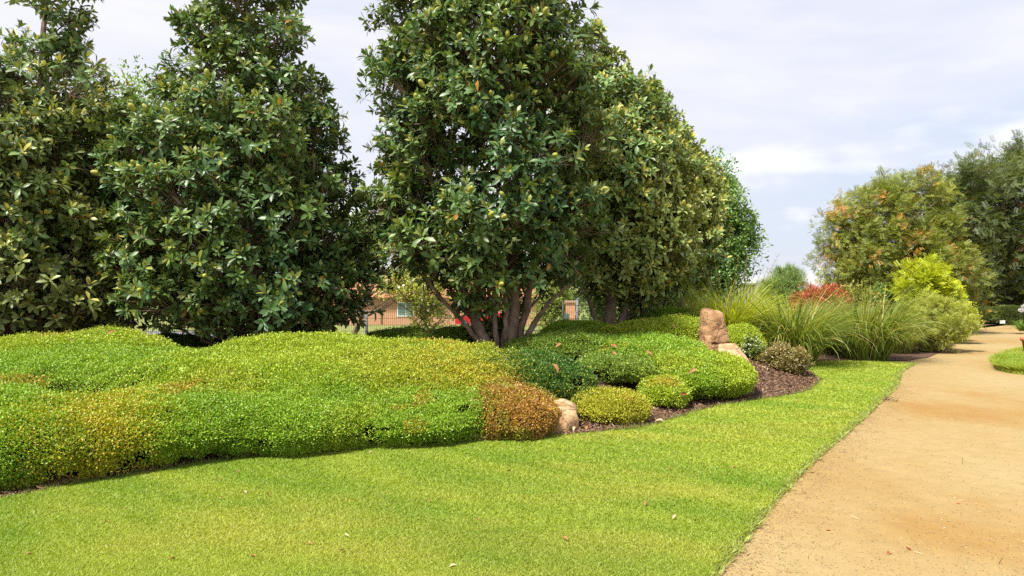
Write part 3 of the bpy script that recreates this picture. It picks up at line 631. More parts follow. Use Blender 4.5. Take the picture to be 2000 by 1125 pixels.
    if FRUIT is None:
        o = fruit_mesh().build('fruit', M['fruit']); FRUIT = o.data; bpy.data.objects.remove(o)
    # seed cones sit on outward facing whorls
    score = -Wp[:, 1]+rg.uniform(0, 3.0, nw); pick = np.argsort(-score)[:nfruit*3]; pick = rg.choice(pick, nfruit, replace=False)
    for k in pick:
        f = bpy.data.objects.new('fruit', FRUIT); COL.objects.link(f); f.parent = t
        f.location = Vector(Wp[k]+Wd[k]*.03)-t.location; f.rotation_euler = Vector(Wd[k]).to_track_quat('Z', 'Y').to_euler(); s_ = rg.uniform(.75, 1.2); f.scale = (s_, s_, s_*1.1)
MC = ((.058, .125, .042), (.125, .195, .045), (.25, .27, .055))
MO = ((.105, .175, .055), (.235, .275, .08), (.38, .35, .085))
MO2 = tuple(tuple(v*1.4 for v in c) for c in MO)
g0 = lambda x, y: float(gz(x, y))
def bs(px, Y): x = (px-1000)/FPX*Y; return (x, Y, g0(x, Y)-.05)
magnolia('leftmost magnolia cut by the left edge of the photo, olive leaves and a narrow top',
    [(-170, 60, 150), (-60, 25, 190), (0, 5, 205), (60, 15, 192), (105, 15, 178), (150, -90, 215), (200, -150, 240), (260, -200, 250), (340, -250, 245), (430, -260, 250), (520, -260, 270), (585, -240, 295), (625, -200, 255), (668, -130, 80)], 12.2, bs(35, 12.2),
    [([(0, 0, 0), (.05, 0, 1.2), (.1, .05, 2.6), (.35, 0, 4.2), (.45, 0, 6.2)], .15, .03), ([(-.1, .1, 0), (-.5, .1, 1.4), (-.9, .2, 3)], .08, .02), ([(.1, 0, 0), (.5, .2, 1.3), (.8, .1, 2.8)], .07, .02)],
    205, 27, 21, MO, 22, leaf=.142)
magnolia('dark green magnolia second from left with a broad base and tapering top',
    [(-170, 430, 540), (-80, 385, 580), (0, 360, 605), (60, 345, 628), (120, 330, 640), (170, 290, 640), (215, 265, 660), (260, 200, 700), (350, 162, 720), (430, 162, 735), (500, 185, 748), (560, 205, 755), (610, 255, 745), (640, 330, 720), (655, 430, 690)], 12.8, bs(500, 12.8),
    [([(0, 0, 0), (0, 0, 1.2), (-.1, .1, 2.8), (-.15, 0, 4.6), (-.15, 0, 6.4)], .14, .03), ([(-.15, .05, 0), (-.5, 0, 1.1), (-1.0, .1, 2.4)], .07, .02), ([(.1, 0, 0), (.5, .1, 1.2), (.9, .1, 2.6), (1.0, 0, 4)], .08, .02), ([(.05, -.1, 0), (.2, -.4, 1.2), (.3, -.7, 2.4)], .06, .02)],
    222, 27, 22, MC, 22, leaf=.142)
magnolia('largest magnolia in the middle with a multi stemmed trunk rising from the shrubs',
    [(-190, 830, 1050), (-90, 770, 1120), (0, 752, 1146), (60, 722, 1150), (130, 705, 1172), (180, 712, 1205), (240, 730, 1215), (320, 705, 1205), (400, 692, 1200), (480, 715, 1190), (550, 770, 1160), (600, 840, 1120), (640, 920, 1085)], 13.2, bs(975, 12.9),
    [([(-.16, 0, 0), (-.32, -.02, .45), (-.62, 0, 1.15), (-.85, .1, 2.2), (-.9, .1, 3.6)], .125, .03), ([(-.02, -.08, 0), (-.06, -.1, .6), (-.2, -.1, 1.4), (-.42, -.05, 3.0)], .06, .02), ([(.14, 0, 0), (.2, .0, .5), (.24, .05, 1.4), (.15, .1, 3), (.05, .1, 4.8), (0, .1, 6.4)], .16, .03),
     ([(.30, -.05, 0), (.55, -.1, .5), (.85, -.2, .95), (1.4, -.3, 1.45)], .07, .02), ([(.24, .08, 0), (.5, .05, 1.0), (.75, .1, 2.2), (.9, .1, 3.8)], .08, .02), ([(-.2, -.08, .1), (-.6, -.15, .62), (-1.15, -.25, 1.25), (-1.6, -.35, 1.9)], .05, .015), ([(.05, -.12, 0), (.12, -.2, .8), (.1, -.3, 1.9), (-.05, -.35, 3)], .055, .015), ([(-.05, .1, 0), (-.1, .2, .9), (.1, .3, 2.2), (.2, .3, 3.6)], .07, .02)],
    212, 26, 23, MC, 46, leaf=.148, shell=.3, thin=((310, 400, .35), (545, 660, .2)))
magnolia('olive toned magnolia right of the largest one with a dark forked trunk',
    [(40, 1140, 1200), (110, 1110, 1215), (160, 1090, 1262), (220, 1070, 1310), (300, 1055, 1345), (380, 1050, 1370), (450, 1065, 1375), (520, 1090, 1365), (570, 1125, 1330), (605, 1165, 1280)], 16.0, bs(1192, 15.8),
    [([(0, 0, 0), (0, 0, .8), (.1, 0, 2.2), (0, 0, 4.2), (-.1, 0, 6)], .16, .03), ([(.08, 0, 0), (.35, 0, .9), (.8, .1, 2), (1.1, .1, 3.4)], .09, .02), ([(-.08, 0, 0), (-.4, 0, .8), (-.8, .1, 1.8)], .08, .02)],
    230, 26, 24, MO2, 30, leaf=.15)
magnolia('furthest right magnolia in the row, olive brown and rounded, above the green shrub crest',
    [(175, 1262, 1300), (215, 1235, 1330), (270, 1215, 1362), (330, 1205, 1395), (400, 1200, 1415), (460, 1210, 1420), (520, 1225, 1405), (565, 1240, 1390), (612, 1262, 1370)], 19.0, bs(1315, 19.0),
    [([(0, 0, 0), (0, 0, 1.5), (0, 0, 3.2), (-.1, 0, 5.6)], .14, .03), ([(.08, 0, 0), (.4, 0, 1.2), (.7, .1, 2.6)], .08, .02), ([(-.08, 0, 0), (-.4, 0, 1.0), (-.8, .1, 2.4)], .08, .02)],
    200, 25, 25, MO2, 24, leaf=.155, rc=.58)

# ------------------------------------------------------------------ other trees and plants
GAIN = 1.7; SPOT = 60
def leafy_tree(name, label, rows, Y, base, nc, per, rc, tpl, leaf, cols, seed, mat='leaf', up=.3, fy=.85, spots=None, trunk_r=.15, cat='tree', group=None, shell=.2, flat=1.0, droop=0, nz=.35, blossoms=None):
    rg = np.random.default_rng(seed); base = np.array(base, float); t = thing(name, label, cat, base, group)
    C = clusters(rows, Y, nc, rc, rg, fy=fy, shell=shell); top = C[:, 2].max(); b = Buf()
    p = curve(base, (C[:, 0].mean(), Y, base[2]+(top-base[2])*.85), (0, 0, 0), 8, rg); b.tube(p, np.linspace(trunk_r, trunk_r*.2, 8), 8); b.build('trunk', M['bark'], t)
    bl = Buf()
    for c in C:
        k = np.argmin(np.abs(p[:, 2]-(c[2]-.7*np.linalg.norm(p[:, :2]-c[:2], axis=1)))); bl.tube(curve(p[k], c, (0, 0, -.08*np.linalg.norm(c-p[k])), 5, rg), np.linspace(trunk_r*.3, .012, 5), 4, cap=False)
    bl.build('branches', M['bark'], t)
    idx = np.repeat(np.arange(len(C)), per); m = len(idx); v = unit(rg.normal(0, 1, (m, 3))+np.array([0, 0, .25]))
    rs = (rc*rg.uniform(.7, 1.25, len(C)))[idx]; rad = rs*rg.uniform(0, 1, m)**.42
    pos = C[idx]+v*rad[:, None]*np.array([1, 1, flat]); pos = pos+(.7*rc*(np.stack([vnoise(pos, 2.2/rc*.5, 3+s) for s in range(3)], 1)-.5))
    nzv = vnoise(pos, 1.6/rc, 12); ok = (nzv > nz) & (pos[:, 2] > gz(pos[:, 0], pos[:, 1])+.05); pos, v, idx = pos[ok], v[ok], idx[ok]; m = len(pos)
    d = unit(v*.7+np.array([0, 0, up-droop])+rg.normal(0, .6, (m, 3))); nn = unit(v*.3+np.array([0, 0, .9])+rg.normal(0, .45, (m, 3)))
    c0, c1 = (np.array(q)*GAIN for q in cols[:2]); f = np.clip(rg.uniform(0, 1, len(C))[idx]*.7+.3*rg.uniform(0, 1, m), 0, 1)[:, None]
    c = c0*(1-f)+c1*f
    if spots:
        sp = np.array(spots[0]); q = smooth(spots[1], spots[1]+.08, vnoise(pos, SPOT/Y, seed+5)+.2*(vnoise(pos, 4, seed)-.5))[:, None]*rg.uniform(.4, 1, (m, 1)); c = c*(1-q)+q*sp*GAIN
    c = c*rg.uniform(.7, 1.3, (m, 1)); b = Buf(); b.leaves(tpl, pos, d, nn, leaf*rg.uniform(.7, 1.3, m), c); b.build('crown', M[mat], t)
    if blossoms:
        nb, sz, bc = blossoms; k = rg.choice(m, nb, replace=False); b = Buf(); q = np.repeat(k, 5); pn = pos[q]+v[q]*.05; a = np.tile(np.arange(5)*1.2566, nb)
        ax = unit(v[q]+np.array([0, -.4, .5])); s_ = rot_about(unit(np.cross(ax, rg.normal(0, 1, (nb, 3)).repeat(5, 0))), ax, a)
        b.leaves(MED, pn, unit(s_+ax*.35), ax, sz, np.array(bc)*rg.uniform(.85, 1.05, (len(q), 1)), wid=sz*1.2*np.ones(len(q))); o = b.build('flowers', M['petal'], t); o['kind'] = 'stuff'
    return t
leafy_tree('sweetgum_tree', 'fresh green broadleaf tree behind the furthest right magnolia',
    [(318, 1380, 1405), (345, 1350, 1432), (385, 1335, 1452), (425, 1330, 1462), (455, 1330, 1478), (485, 1330, 1490), (515, 1330, 1486), (545, 1335, 1452), (575, 1345, 1420), (600, 1350, 1400)], 30, bs(1385, 30), 95, 420, .72, MED, .15, ((.07, .135, .042), (.13, .20, .055)), 41, trunk_r=.18, shell=.2, nz=.3)
leafy_tree('umbrella_pine', 'small rounded pine on the skyline right of the metal shed', [(525, 1520, 1545), (538, 1497, 1572), (555, 1484, 1582), (575, 1478, 1584), (592, 1484, 1578), (606, 1500, 1560)], 50, (18.4, 50, -.3), 30, 1300, .72, NEED, .36, ((.065, .11, .034), (.15, .20, .055)), 42, mat='needle', trunk_r=.2, up=.5, nz=.34, flat=.62, shell=.4)
leafy_tree('pistache_tree', 'spreading feathery tree with orange seed clusters behind the tussock grasses',
    [(350, 1755, 1840), (372, 1695, 1852), (402, 1640, 1862), (440, 1608, 1872), (480, 1590, 1885), (530, 1592, 1900), (570, 1612, 1915), (605, 1640, 1915)], 27, bs(1800, 27), 170, 240, .62, FROND, .20, ((.085, .11, .022), (.175, .19, .036)), 43, trunk_r=.2, droop=.35, spots=((.40, .19, .05), .76), shell=.3, nz=.36)
leafy_tree('evergreen_tree', 'tall dark evergreen tree at the right edge shading the path end',
    [(305, 1960, 2060), (328, 1862, 2120), (358, 1815, 2150), (410, 1806, 2180), (480, 1815, 2200), (540, 1835, 2210), (590, 1868, 2210), (618, 1880, 2210)], 37, (26.5, 37.5, -.05), 170, 210, 1.05, FROND, .36, ((.038, .058, .022), (.09, .11, .036)), 44, trunk_r=.35, droop=.25, spots=((.13, .05, .028), .80), shell=.25, nz=.3)
leafy_tree('golden_shrub', 'vivid yellow green feathery shrub in front of the pistache tree',
    [(512, 1798, 1826), (528, 1772, 1846), (552, 1746, 1862), (578, 1745, 1880), (602, 1755, 1876), (625, 1775, 1862)], 22.5, bs(1815, 22.5), 55, 110, .36, FROND, .22, ((.17, .22, .010), (.29, .30, .012)), 45, cat='shrub', trunk_r=.05, droop=.15, shell=.1)
leafy_tree('red_shrub', 'brick red leaved shrub behind the tussock grasses', [(567, 1570, 1640), (580, 1545, 1658), (595, 1532, 1664), (612, 1530, 1662), (640, 1550, 1650)], 20.5, bs(1597, 20.5), 70, 210, .26, LONG, .085, ((.18, .042, .024), (.29, .085, .038)), 46, cat='shrub', trunk_r=.03, up=.7, shell=.1)
leafy_tree('orange_tinged_shrub', 'low orange and green shrub right of the red shrub', [(570, 1640, 1700), (585, 1625, 1730), (605, 1625, 1735), (635, 1640, 1720)], 22, bs(1680, 22), 45, 120, .3, MED, .09, ((.09, .12, .02), (.2, .15, .03)), 47, cat='shrub', trunk_r=.03, up=.6, shell=.1)
leafy_tree('green_shrub', 'dark green leafy shrub between the red shrub and the golden shrub', [(572, 1695, 1750), (590, 1675, 1770), (615, 1670, 1780), (640, 1680, 1770)], 23, bs(1725, 23), 45, 130, .33, MED, .1, ((.05, .09, .018), (.09, .14, .024)), 48, cat='shrub', trunk_r=.03, up=.3, shell=.1)
leafy_tree('wispy_shrub', 'wispy olive green shrub hanging over the path edge', [(592, 1775, 1850), (606, 1752, 1892), (630, 1735, 1905), (652, 1742, 1890), (674, 1768, 1862), (688, 1785, 1825)], 18.8, bs(1815, 18.8), 80, 230, .24, FROND, .105, ((.14, .165, .03), (.25, .265, .05)), 49, cat='shrub', trunk_r=.03, up=.35, shell=.1, nz=.46)
leafy_tree('trailing_shrub', 'yellow green small leaved shrub trailing at the bend of the path', [(598, 1850, 1890), (612, 1840, 1906), (635, 1838, 1908), (655, 1845, 1895), (668, 1850, 1880)], 21.5, bs(1872, 21.5), 45, 230, .27, MED, .07, ((.16, .19, .02), (.26, .275, .03)), 50, cat='shrub', trunk_r=.025, up=.3, shell=.1)
leafy_tree('white_flowering_shrub', 'low green shrub dotted with white flowers beside the sandstone slab', [(672, 1455, 1485), (684, 1442, 1500), (700, 1442, 1505), (715, 1450, 1495)], 13.6, bs(1472, 13.6), 32, 190, .12, MED, .045, ((.07, .11, .02), (.13, .165, .04)), 51, cat='shrub', trunk_r=.02, shell=.1, blossoms=(120, .018, (.75, .72, .66)))
leafy_tree('fading_flower_shrub', 'brownish low shrub with fading white flowers on the bark mulch', [(680, 1505, 1550), (692, 1483, 1580), (710, 1480, 1590), (728, 1492, 1585)], 13.3, bs(1535, 13.3), 60, 190, .13, MED, .045, ((.10, .10, .03), (.2, .15, .06)), 52, cat='shrub', trunk_r=.02, shell=.1, blossoms=(130, .016, (.62, .5, .42)))
# behind the fence
leafy_tree('street_tree', 'pale green tree rising behind the gap between the two left magnolias', [(165, 230, 275), (210, 190, 320), (290, 170, 350), (380, 170, 350), (470, 190, 330), (540, 220, 300)], 27, bs(255, 27), 75, 230, .85, MED, .15, ((.09, .15, .03), (.14, .2, .05)), 53, trunk_r=.16, shell=.3)
leafy_tree('street_tree', 'light green tree seen between the second and the largest magnolia', [(395, 690, 780), (430, 650, 850), (480, 630, 880), (530, 640, 880), (560, 680, 850)], 40, (-8.6, 40, -1.1), 60, 220, .95, MED, .16, ((.11, .16, .03), (.18, .23, .05)), 54, trunk_r=.16, shell=.3)
leafy_tree('street_tree', 'light green tree seen under the crown of the largest magnolia', [(430, 900, 990), (470, 880, 1050), (530, 880, 1060), (560, 900, 1030)], 48, (-1.0, 48, -1.2), 50, 220, 1.0, MED, .17, ((.10, .15, .03), (.16, .21, .05)), 55, trunk_r=.16, shell=.3)
leafy_tree('rose_bush', 'yellow green shrub full of white flowers behind the wire fence', [(528, 760, 850), (545, 735, 885), (570, 735, 895), (600, 790, 885), (640, 800, 880), (665, 810, 870)], 21.5, bs(838, 21.5), 75, 150, .3, MED, .085, ((.15, .175, .03), (.24, .25, .05)), 56, cat='shrub', trunk_r=.05, shell=.1, nz=.4, blossoms=(230, .05, (.8, .8, .76)))
leafy_tree('garden_shrub', 'light green shrub behind the fence under the second magnolia', [(545, 335, 385), (570, 315, 405), (610, 320, 400), (640, 335, 385)], 19.5, bs(362, 19.5), 40, 130, .28, MED, .08, ((.08, .15, .03), (.14, .21, .05)), 57, cat='shrub', trunk_r=.04, shell=.1)
leafy_tree('garden_shrub', 'dark green shrub behind the wire fence at far left', [(520, 20, 130), (560, -40, 170), (610, -60, 180), (650, -40, 160)], 20, bs(60, 20), 60, 180, .4, MED, .1, ((.03, .06, .015), (.05, .09, .02)), 58, cat='shrub', trunk_r=.05, shell=.1)
leafy_tree('garden_shrub', 'dark green shrub behind the forked magnolia trunk', [(560, 1150, 1230), (590, 1130, 1260), (620, 1130, 1260), (645, 1140, 1240)], 24, bs(1195, 24), 45, 170, .4, MED, .1, ((.035, .07, .02), (.06, .10, .025)), 59, cat='shrub', trunk_r=.05, shell=.1)

leafy_tree('garden_shrub', 'dark green shrub behind the wire fence below the gap between the two left magnolias', [(530, 165, 215), (570, 140, 232), (615, 135, 232), (650, 150, 225)], 19.6, bs(185, 19.6), 50, 170, .33, MED, .09, ((.03, .06, .015), (.05, .09, .02)), 60, cat='shrub', trunk_r=.05, shell=.1)

leafy_tree('garden_shrub', 'yellow green shrub beyond the fence, left of the brick pillar', [(535, 1060, 1105), (560, 1035, 1122), (600, 1030, 1128), (635, 1040, 1115)], 40, bs(1080, 40), 50, 190, .5, MED, .13, ((.10, .14, .03), (.17, .20, .045)), 161, cat='shrub', trunk_r=.06, shell=.1)
leafy_tree('street_tree', 'green tree far behind the brick pillar', [(470, 1080, 1150), (500, 1050, 1190), (560, 1050, 1190), (600, 1070, 1170)], 52, bs(1120, 52), 45, 200, 1.1, MED, .18, ((.06, .10, .03), (.10, .15, .04)), 162, trunk_r=.18, shell=.3)

# tall ornamental grasses
def tussock(label, px, ybase, Y, n, Lr, cols, seed, spread=.22, lean=(0, 0), arch=1.0, w=.0125, stalks=0):
    rg = np.random.default_rng(seed); x0 = (px-1000)/FPX*Y; z0 = g0(x0, Y)
    t = thing('ornamental_grass', label, 'grass clump', (x0, Y, z0), 'ornamental grass clumps behind the lawn')
    ph = rg.uniform(0, 2*math.pi, n); r = spread*np.sqrt(rg.uniform(0, 1, n)); Ln = rg.uniform(*Lr, n)
    out = np.stack([np.cos(ph), np.sin(ph), 0*ph], 1); base = np.array([x0, Y, z0-.02])+out*r[:, None]
    lean_ = rg.uniform(.08, .75, n)*arch; ph2 = ph+rg.normal(0, .5, n); dirh = unit(np.stack([np.cos(ph2)+lean[0], np.sin(ph2)+lean[1], 0*ph], 1))
    K_ = 8; T = np.linspace(0, 1, K_); a0 = .10+.45*lean_; a1 = a0+(.75+1.8*lean_*rg.uniform(.6, 1.3, n))
    th = a0[:, None]+(a1-a0)[:, None]*T[None]**1.5; ds = Ln[:, None]/(K_-1)
    hx = np.cumsum(np.sin(th)*ds, 1)-np.sin(th)*ds; hz = np.cumsum(np.cos(th)*ds, 1)-np.cos(th)*ds
    pts = base[:, None]+dirh[:, None]*hx[..., None]+np.array([0, 0, 1.])*hz[..., None]
    side = np.stack([-dirh[:, 1], dirh[:, 0], 0*ph], 1); side = unit(side+rg.normal(0, .4, (n, 3)))
    ww = w*(1-T**1.6*.93)[None]*rg.uniform(.7, 1.3, n)[:, None]
    V = np.stack([pts-side[:, None]*ww[..., None], pts+side[:, None]*ww[..., None]], 2).reshape(-1, 3)
    k = np.arange(K_-1); f = np.stack([2*k, 2*k+1, 2*k+3, 2*k+2], -1); F = (f[None]+(np.arange(n)*2*K_)[:, None, None]).reshape(-1, 4)
    f = rg.uniform(0, 1, (n, 1)); c = np.array(cols[0])*(1-f)+np.array(cols[1])*f; dry = rg.uniform(0, 1, (n, 1)) > .9; c = np.where(dry, np.array([.5, .42, .18]), c)*rg.uniform(.7, 1.25, (n, 1))
    b = Buf(); b.add(V, F, np.repeat(c, 2*K_, 0)); b.build('blades', M['blade'], t)
    if stalks:
        b = Buf()
        for k in range(stalks):
            a = rg.uniform(0, 6.28); h = rg.uniform(.85, 1.2)*Lr[1]; e = np.array([x0+math.cos(a)*.35*h+.1*h, Y+math.sin(a)*.25*h, z0+h*.9])
            q = curve((x0+math.cos(a)*.1, Y+math.sin(a)*.1, z0), e, (0, 0, .15), 8); b.tube(q, np.linspace(.005, .002, 8), 3, (.26, .24, .1), cap=False)
            m = 30; tq = rg.uniform(.68, 1, m); pos = np.stack([np.interp(tq, np.linspace(0, 1, 8), q[:, s]) for s in range(3)], 1)
            b.leaves(NEED, pos, unit(rg.normal(0, .6, (m, 3))+np.array([.4, 0, .8])), rg.normal(0, 1, (m, 3)), .09, (.32, .3, .13), wid=.16)
        b.build('seed_stalks', M['blade'], t)
LIM = ((.30, .38, .025), (.5, .54, .05)); TUS = ((.11, .165, .03), (.29, .345, .07)); OLV = ((.16, .21, .045), (.33, .36, .095))
tussock('bright lime arching grass just behind the standing stone', 1425, 0, 16.0, 800, (1.2, 2.0), LIM, 61, .35, (.25, -.1), .9, stalks=14)
tussock('bright lime arching grass nearest the metal shed, right of the standing stone', 1482, 0, 16.6, 700, (.8, 1.4), LIM, 62, .35, (.3, -.1), .9, stalks=5)
tussock('lime grass clump behind the lime shrub crest, left of the standing stone', 1380, 0, 18.0, 500, (.7, 1.25), LIM, 67, .35, (.2, -.1), .9, stalks=8)
tussock('dense drooping tussock grass at the back corner of the lawn by the fading flower shrub', 1548, 0, 15.5, 1100, (1.1, 2.1), TUS, 63, .42, (-.05, -.15), 1.25)
tussock('drooping tussock grass between the lawn back edge and the path', 1690, 0, 16.7, 1100, (1.1, 2.15), TUS, 64, .45, (-.1, -.15), 1.2)
tussock('paler grass clump behind and between the two big drooping tussocks', 1622, 0, 18.0, 800, (1.0, 1.75), OLV, 65, .35, (0, 0), .95)
tussock('thin olive grass clump between the right tussock and the wispy shrub', 1748, 0, 18.4, 600, (.6, 1.1), OLV, 66, .35, (-.1, -.1), 1.0)
tussock('olive grass clump below the red shrub, behind the paler clump', 1560, 0, 18.8, 700, (1.0, 1.6), OLV, 68, .4, (0, 0), .95)

# clipped hedges at the end of the path
def hedge(label, px, ptop, Y, rx, ry, seed):
    rg = np.random.default_rng(seed); t0 = P(px, ptop, Y); h = t0[2]; t = thing('clipped_hedge', label, 'hedge', (t0[0], Y, 0), 'dark clipped hedges at the path end')
    u = unit(rg.normal(0, 1, (26000, 3))); u = np.sign(u)*np.abs(u)**.75; u = u[u[:, 2] > -.85]; m = len(u)
    c = np.array([t0[0], Y, h*.46]); p = c+u*np.array([rx, ry, h*.54])+rg.normal(0, .02, (m, 3)); p[:, 2] = np.maximum(p[:, 2], .03)
    b = Buf(); b.leaves(MINI, p, unit(u+rg.normal(0, .6, (m, 3))), unit(u+np.array([0, 0, .4])+rg.normal(0, .4, (m, 3))), .045, np.array([.075, .105, .02])*rg.uniform(.6, 1.4, (m, 1))); b.build('foliage', M['hedge'], t, smooth=False)
    V, F = ell_mesh(c, (rx*.9, ry*.9, h*.5)); b = Buf(); b.add(V, F); b.build('shade_core', M['core'], t)  # dark shell again, inner shade put into its colour
hedge('round dark hedge ball nearest the right edge at the path end', 1970, 598, 32.5, .62, .6, 71)
hedge('dark clipped hedge left of the round hedge ball at the path end', 1915, 600, 33.2, .75, .6, 72)
# plant with strappy leaves and white flower heads at the right edge
x0, Y0 = P(2003, 600, 26)[0], 26
t = thing('agapanthus', 'strappy leaved plant with round white flower heads at the right edge', 'plant', (x0, Y0, 0))
rg = np.random.default_rng(81); n = 130; ph = rg.uniform(0, 6.28, n); T = np.linspace(0, 1, 6); b = Buf()
for k in range(n):
    L_ = rg.uniform(.45, .75); a = .25+rg.uniform(0, .5); th = a+1.5*T**1.4; ds = L_/5; q = np.stack([np.cumsum(np.sin(th))*ds, np.cumsum(np.cos(th))*ds], 1); dh = np.array([math.cos(ph[k]), math.sin(ph[k])])
    p = np.stack([x0+dh[0]*(.1+q[:, 0]), Y0+dh[1]*(.1+q[:, 0]), q[:, 1]], 1); s = np.array([-dh[1], dh[0], 0])*.016; ww = (1-T**2*.9)[:, None]
    V = np.stack([p-s*ww, p+s*ww], 1).reshape(-1, 3); kk = np.arange(5); b.add(V, np.stack([2*kk, 2*kk+1, 2*kk+3, 2*kk+2], -1), np.array([.12, .2, .03])*rg.uniform(.7, 1.3))
b.build('leaves', M['blade'], t)
for k, (dx, dy, h) in enumerate(((-.22, -.1, .82), (-.05, 0, .95), (.15, -.1, .88), (-.02, -.25, 1.1), (.3, .1, 1.0))):
    b = Buf(); top = (x0+dx, Y0+dy, h); b.tube(curve((x0+dx*.3, Y0+dy*.3, 0), top, (0, 0, .05), 6), .007, 5, (.12, .2, .04)); fh = b.build('flower_stem', M['blade'], t)
    m = 160; v = unit(rg.normal(0, 1, (m, 3))); b = Buf(); b.leaves(MED, np.array(top)+v*.04, v, rg.normal(0, 1, (m, 3)), .055, np.array([.72, .71, .72])*rg.uniform(.85, 1.1, (m, 1))); f = b.build('flower_head', M['petal'], t)
# small plant label
M['white'] = plain('white_label', (.78, .78, .76), .5); M['dark'] = plain('dark_metal', (.03, .03, .03), .5)
c = P(1958, 629, 31.4); t = thing('plant_label', 'small white plant label on a short stake before the round hedge ball', 'sign', (c[0], c[1], -.03))
b = Buf(); b.box((c[0]-.11, c[1]-.006, c[2]-.06), (c[0]+.11, c[1]+.006, c[2]+.07)); b.build('label_plate', M['white'], t, smooth=False)
b = Buf(); b.tube([(c[0], c[1]+.012, -.03), (c[0], c[1]+.012, c[2])], .008, 6); b.build('stake', M['dark'], t)
# terracotta pot at the right edge, on the grass island
M['terra'] = noise_mat('terracotta', [(.32, .11, .05), (.42, .16, .075)], scale=6, bump=.15)
Yp = 17.0; xp = P(2016, 690, Yp)[0]; prof = [(0, .0), (.13, .0), (.15, .02), (.2, .32), (.235, .33), (.235, .40), (.2, .40), (.18, .34), (0, .33)]
nu = 28; ph = np.arange(nu)/nu*2*math.pi; V = np.concatenate([np.stack([xp+r*np.cos(ph), Yp+r*np.sin(ph), np.full(nu, z+.058)], 1) for r, z in prof]); i = np.arange(len(prof)-1)[:, None]*nu; j = np.arange(nu)[None]
b = Buf(); b.add(V, np.stack([i+j, i+(j+1) % nu, i+nu+(j+1) % nu, i+nu+j], -1).reshape(-1, 4)); tag(b.build('terracotta_pot', M['terra'], loc=(xp, Yp, .058)), 'terracotta pot on the grass island at the right edge', 'pot')

# ------------------------------------------------------------------ fence, houses, car, shed beyond
YF = 18.2
M['wire'] = plain('fence_wire', (.05, .05, .04), .5, .6); M['post'] = plain('fence_post', (.16, .17, .16), .6)
t = thing('wire_fence', 'welded wire mesh fence behind the magnolia row', 'fence', (0, YF, 0))
posts = [-15.6, -13.0, -10.4, -7.8] + [-3.59+2.6*k for k in (-.62, 0, 1, 2, 3)]
ptop = EYE-(584-562.5)/FPX*YF
for x in posts:
    z = float(gz(x, YF)); b = Buf(); b.tube([(x, YF+.03, z-.1), (x, YF+.03, ptop-.28 if abs(x+3.59) < .01 else ptop+.02)], .036, 8); b.build('post', M['post'], t)
for x0_, x1_ in zip(posts[:-1], posts[1:]):
    b = Buf(); zb = float(gz((x0_+x1_)/2, YF))+.04
    for x in np.arange(x0_, x1_, .05): b.box((x-.0022, YF-.0022, zb), (x+.0022, YF+.0022, ptop))
    for z in np.linspace(zb, ptop, 8): b.box((x0_, YF-.006, z-.003), (x1_, YF-.0024, z+.003))
    b.build('mesh_panel', M['wire'], t, smooth=False)
# street beyond the fence
def strip(name, x0, x1, y0, y1, mat, dz=.03):
    return grid_sheet(name, np.linspace(x0, x1, 30), np.linspace(y0, y1, 10), lambda x, y: gz(x, y)-.09+dz, mat)
strip('footpath', -60, 12, 31.5, 36, M['verge'], .035); strip('road', -70, -13.5, 37, 47, M['asphalt'], .03)
def brick_mat():
    m, t, b = base_mat('brick', .85); N = t.nodes.new; K = t.links.new; tc = N('ShaderNodeTexCoord'); mp = N('ShaderNodeMapping'); mp.inputs['Rotation'].default_value = (R_(90), 0, 0)
    br = N('ShaderNodeTexBrick'); br.inputs['Scale'].default_value = 4.2; br.inputs['Color1'].default_value = (.50, .27, .15, 1); br.inputs['Color2'].default_value = (.44, .22, .12, 1); br.inputs['Mortar'].default_value = (.36, .27, .2, 1); br.inputs['Mortar Size'].default_value = .015
    K(tc.outputs['Object'], mp.inputs[0]); K(mp.outputs[0], br.inputs['Vector']); K(br.outputs['Color'], b.inputs['Base Color']); return m
M['brick'] = brick_mat(); M['tile'] = noise_mat('roof_tile', [(.28, .11, .06), (.4, .18, .1)], scale=3, bump=.5, bscale=6, stretch=(1, 4, 1)); M['glass'] = base_mat('window_glass', .1)[0]
M['glass'].node_tree.nodes['Principled BSDF'].inputs['Base Color'].default_value = (.12, .2, .2, 1); M['glass'].node_tree.nodes['Principled BSDF'].inputs['Specular IOR Level'].default_value = .7
M['pipe'] = plain('downpipe', (.5, .38, .28), .6)
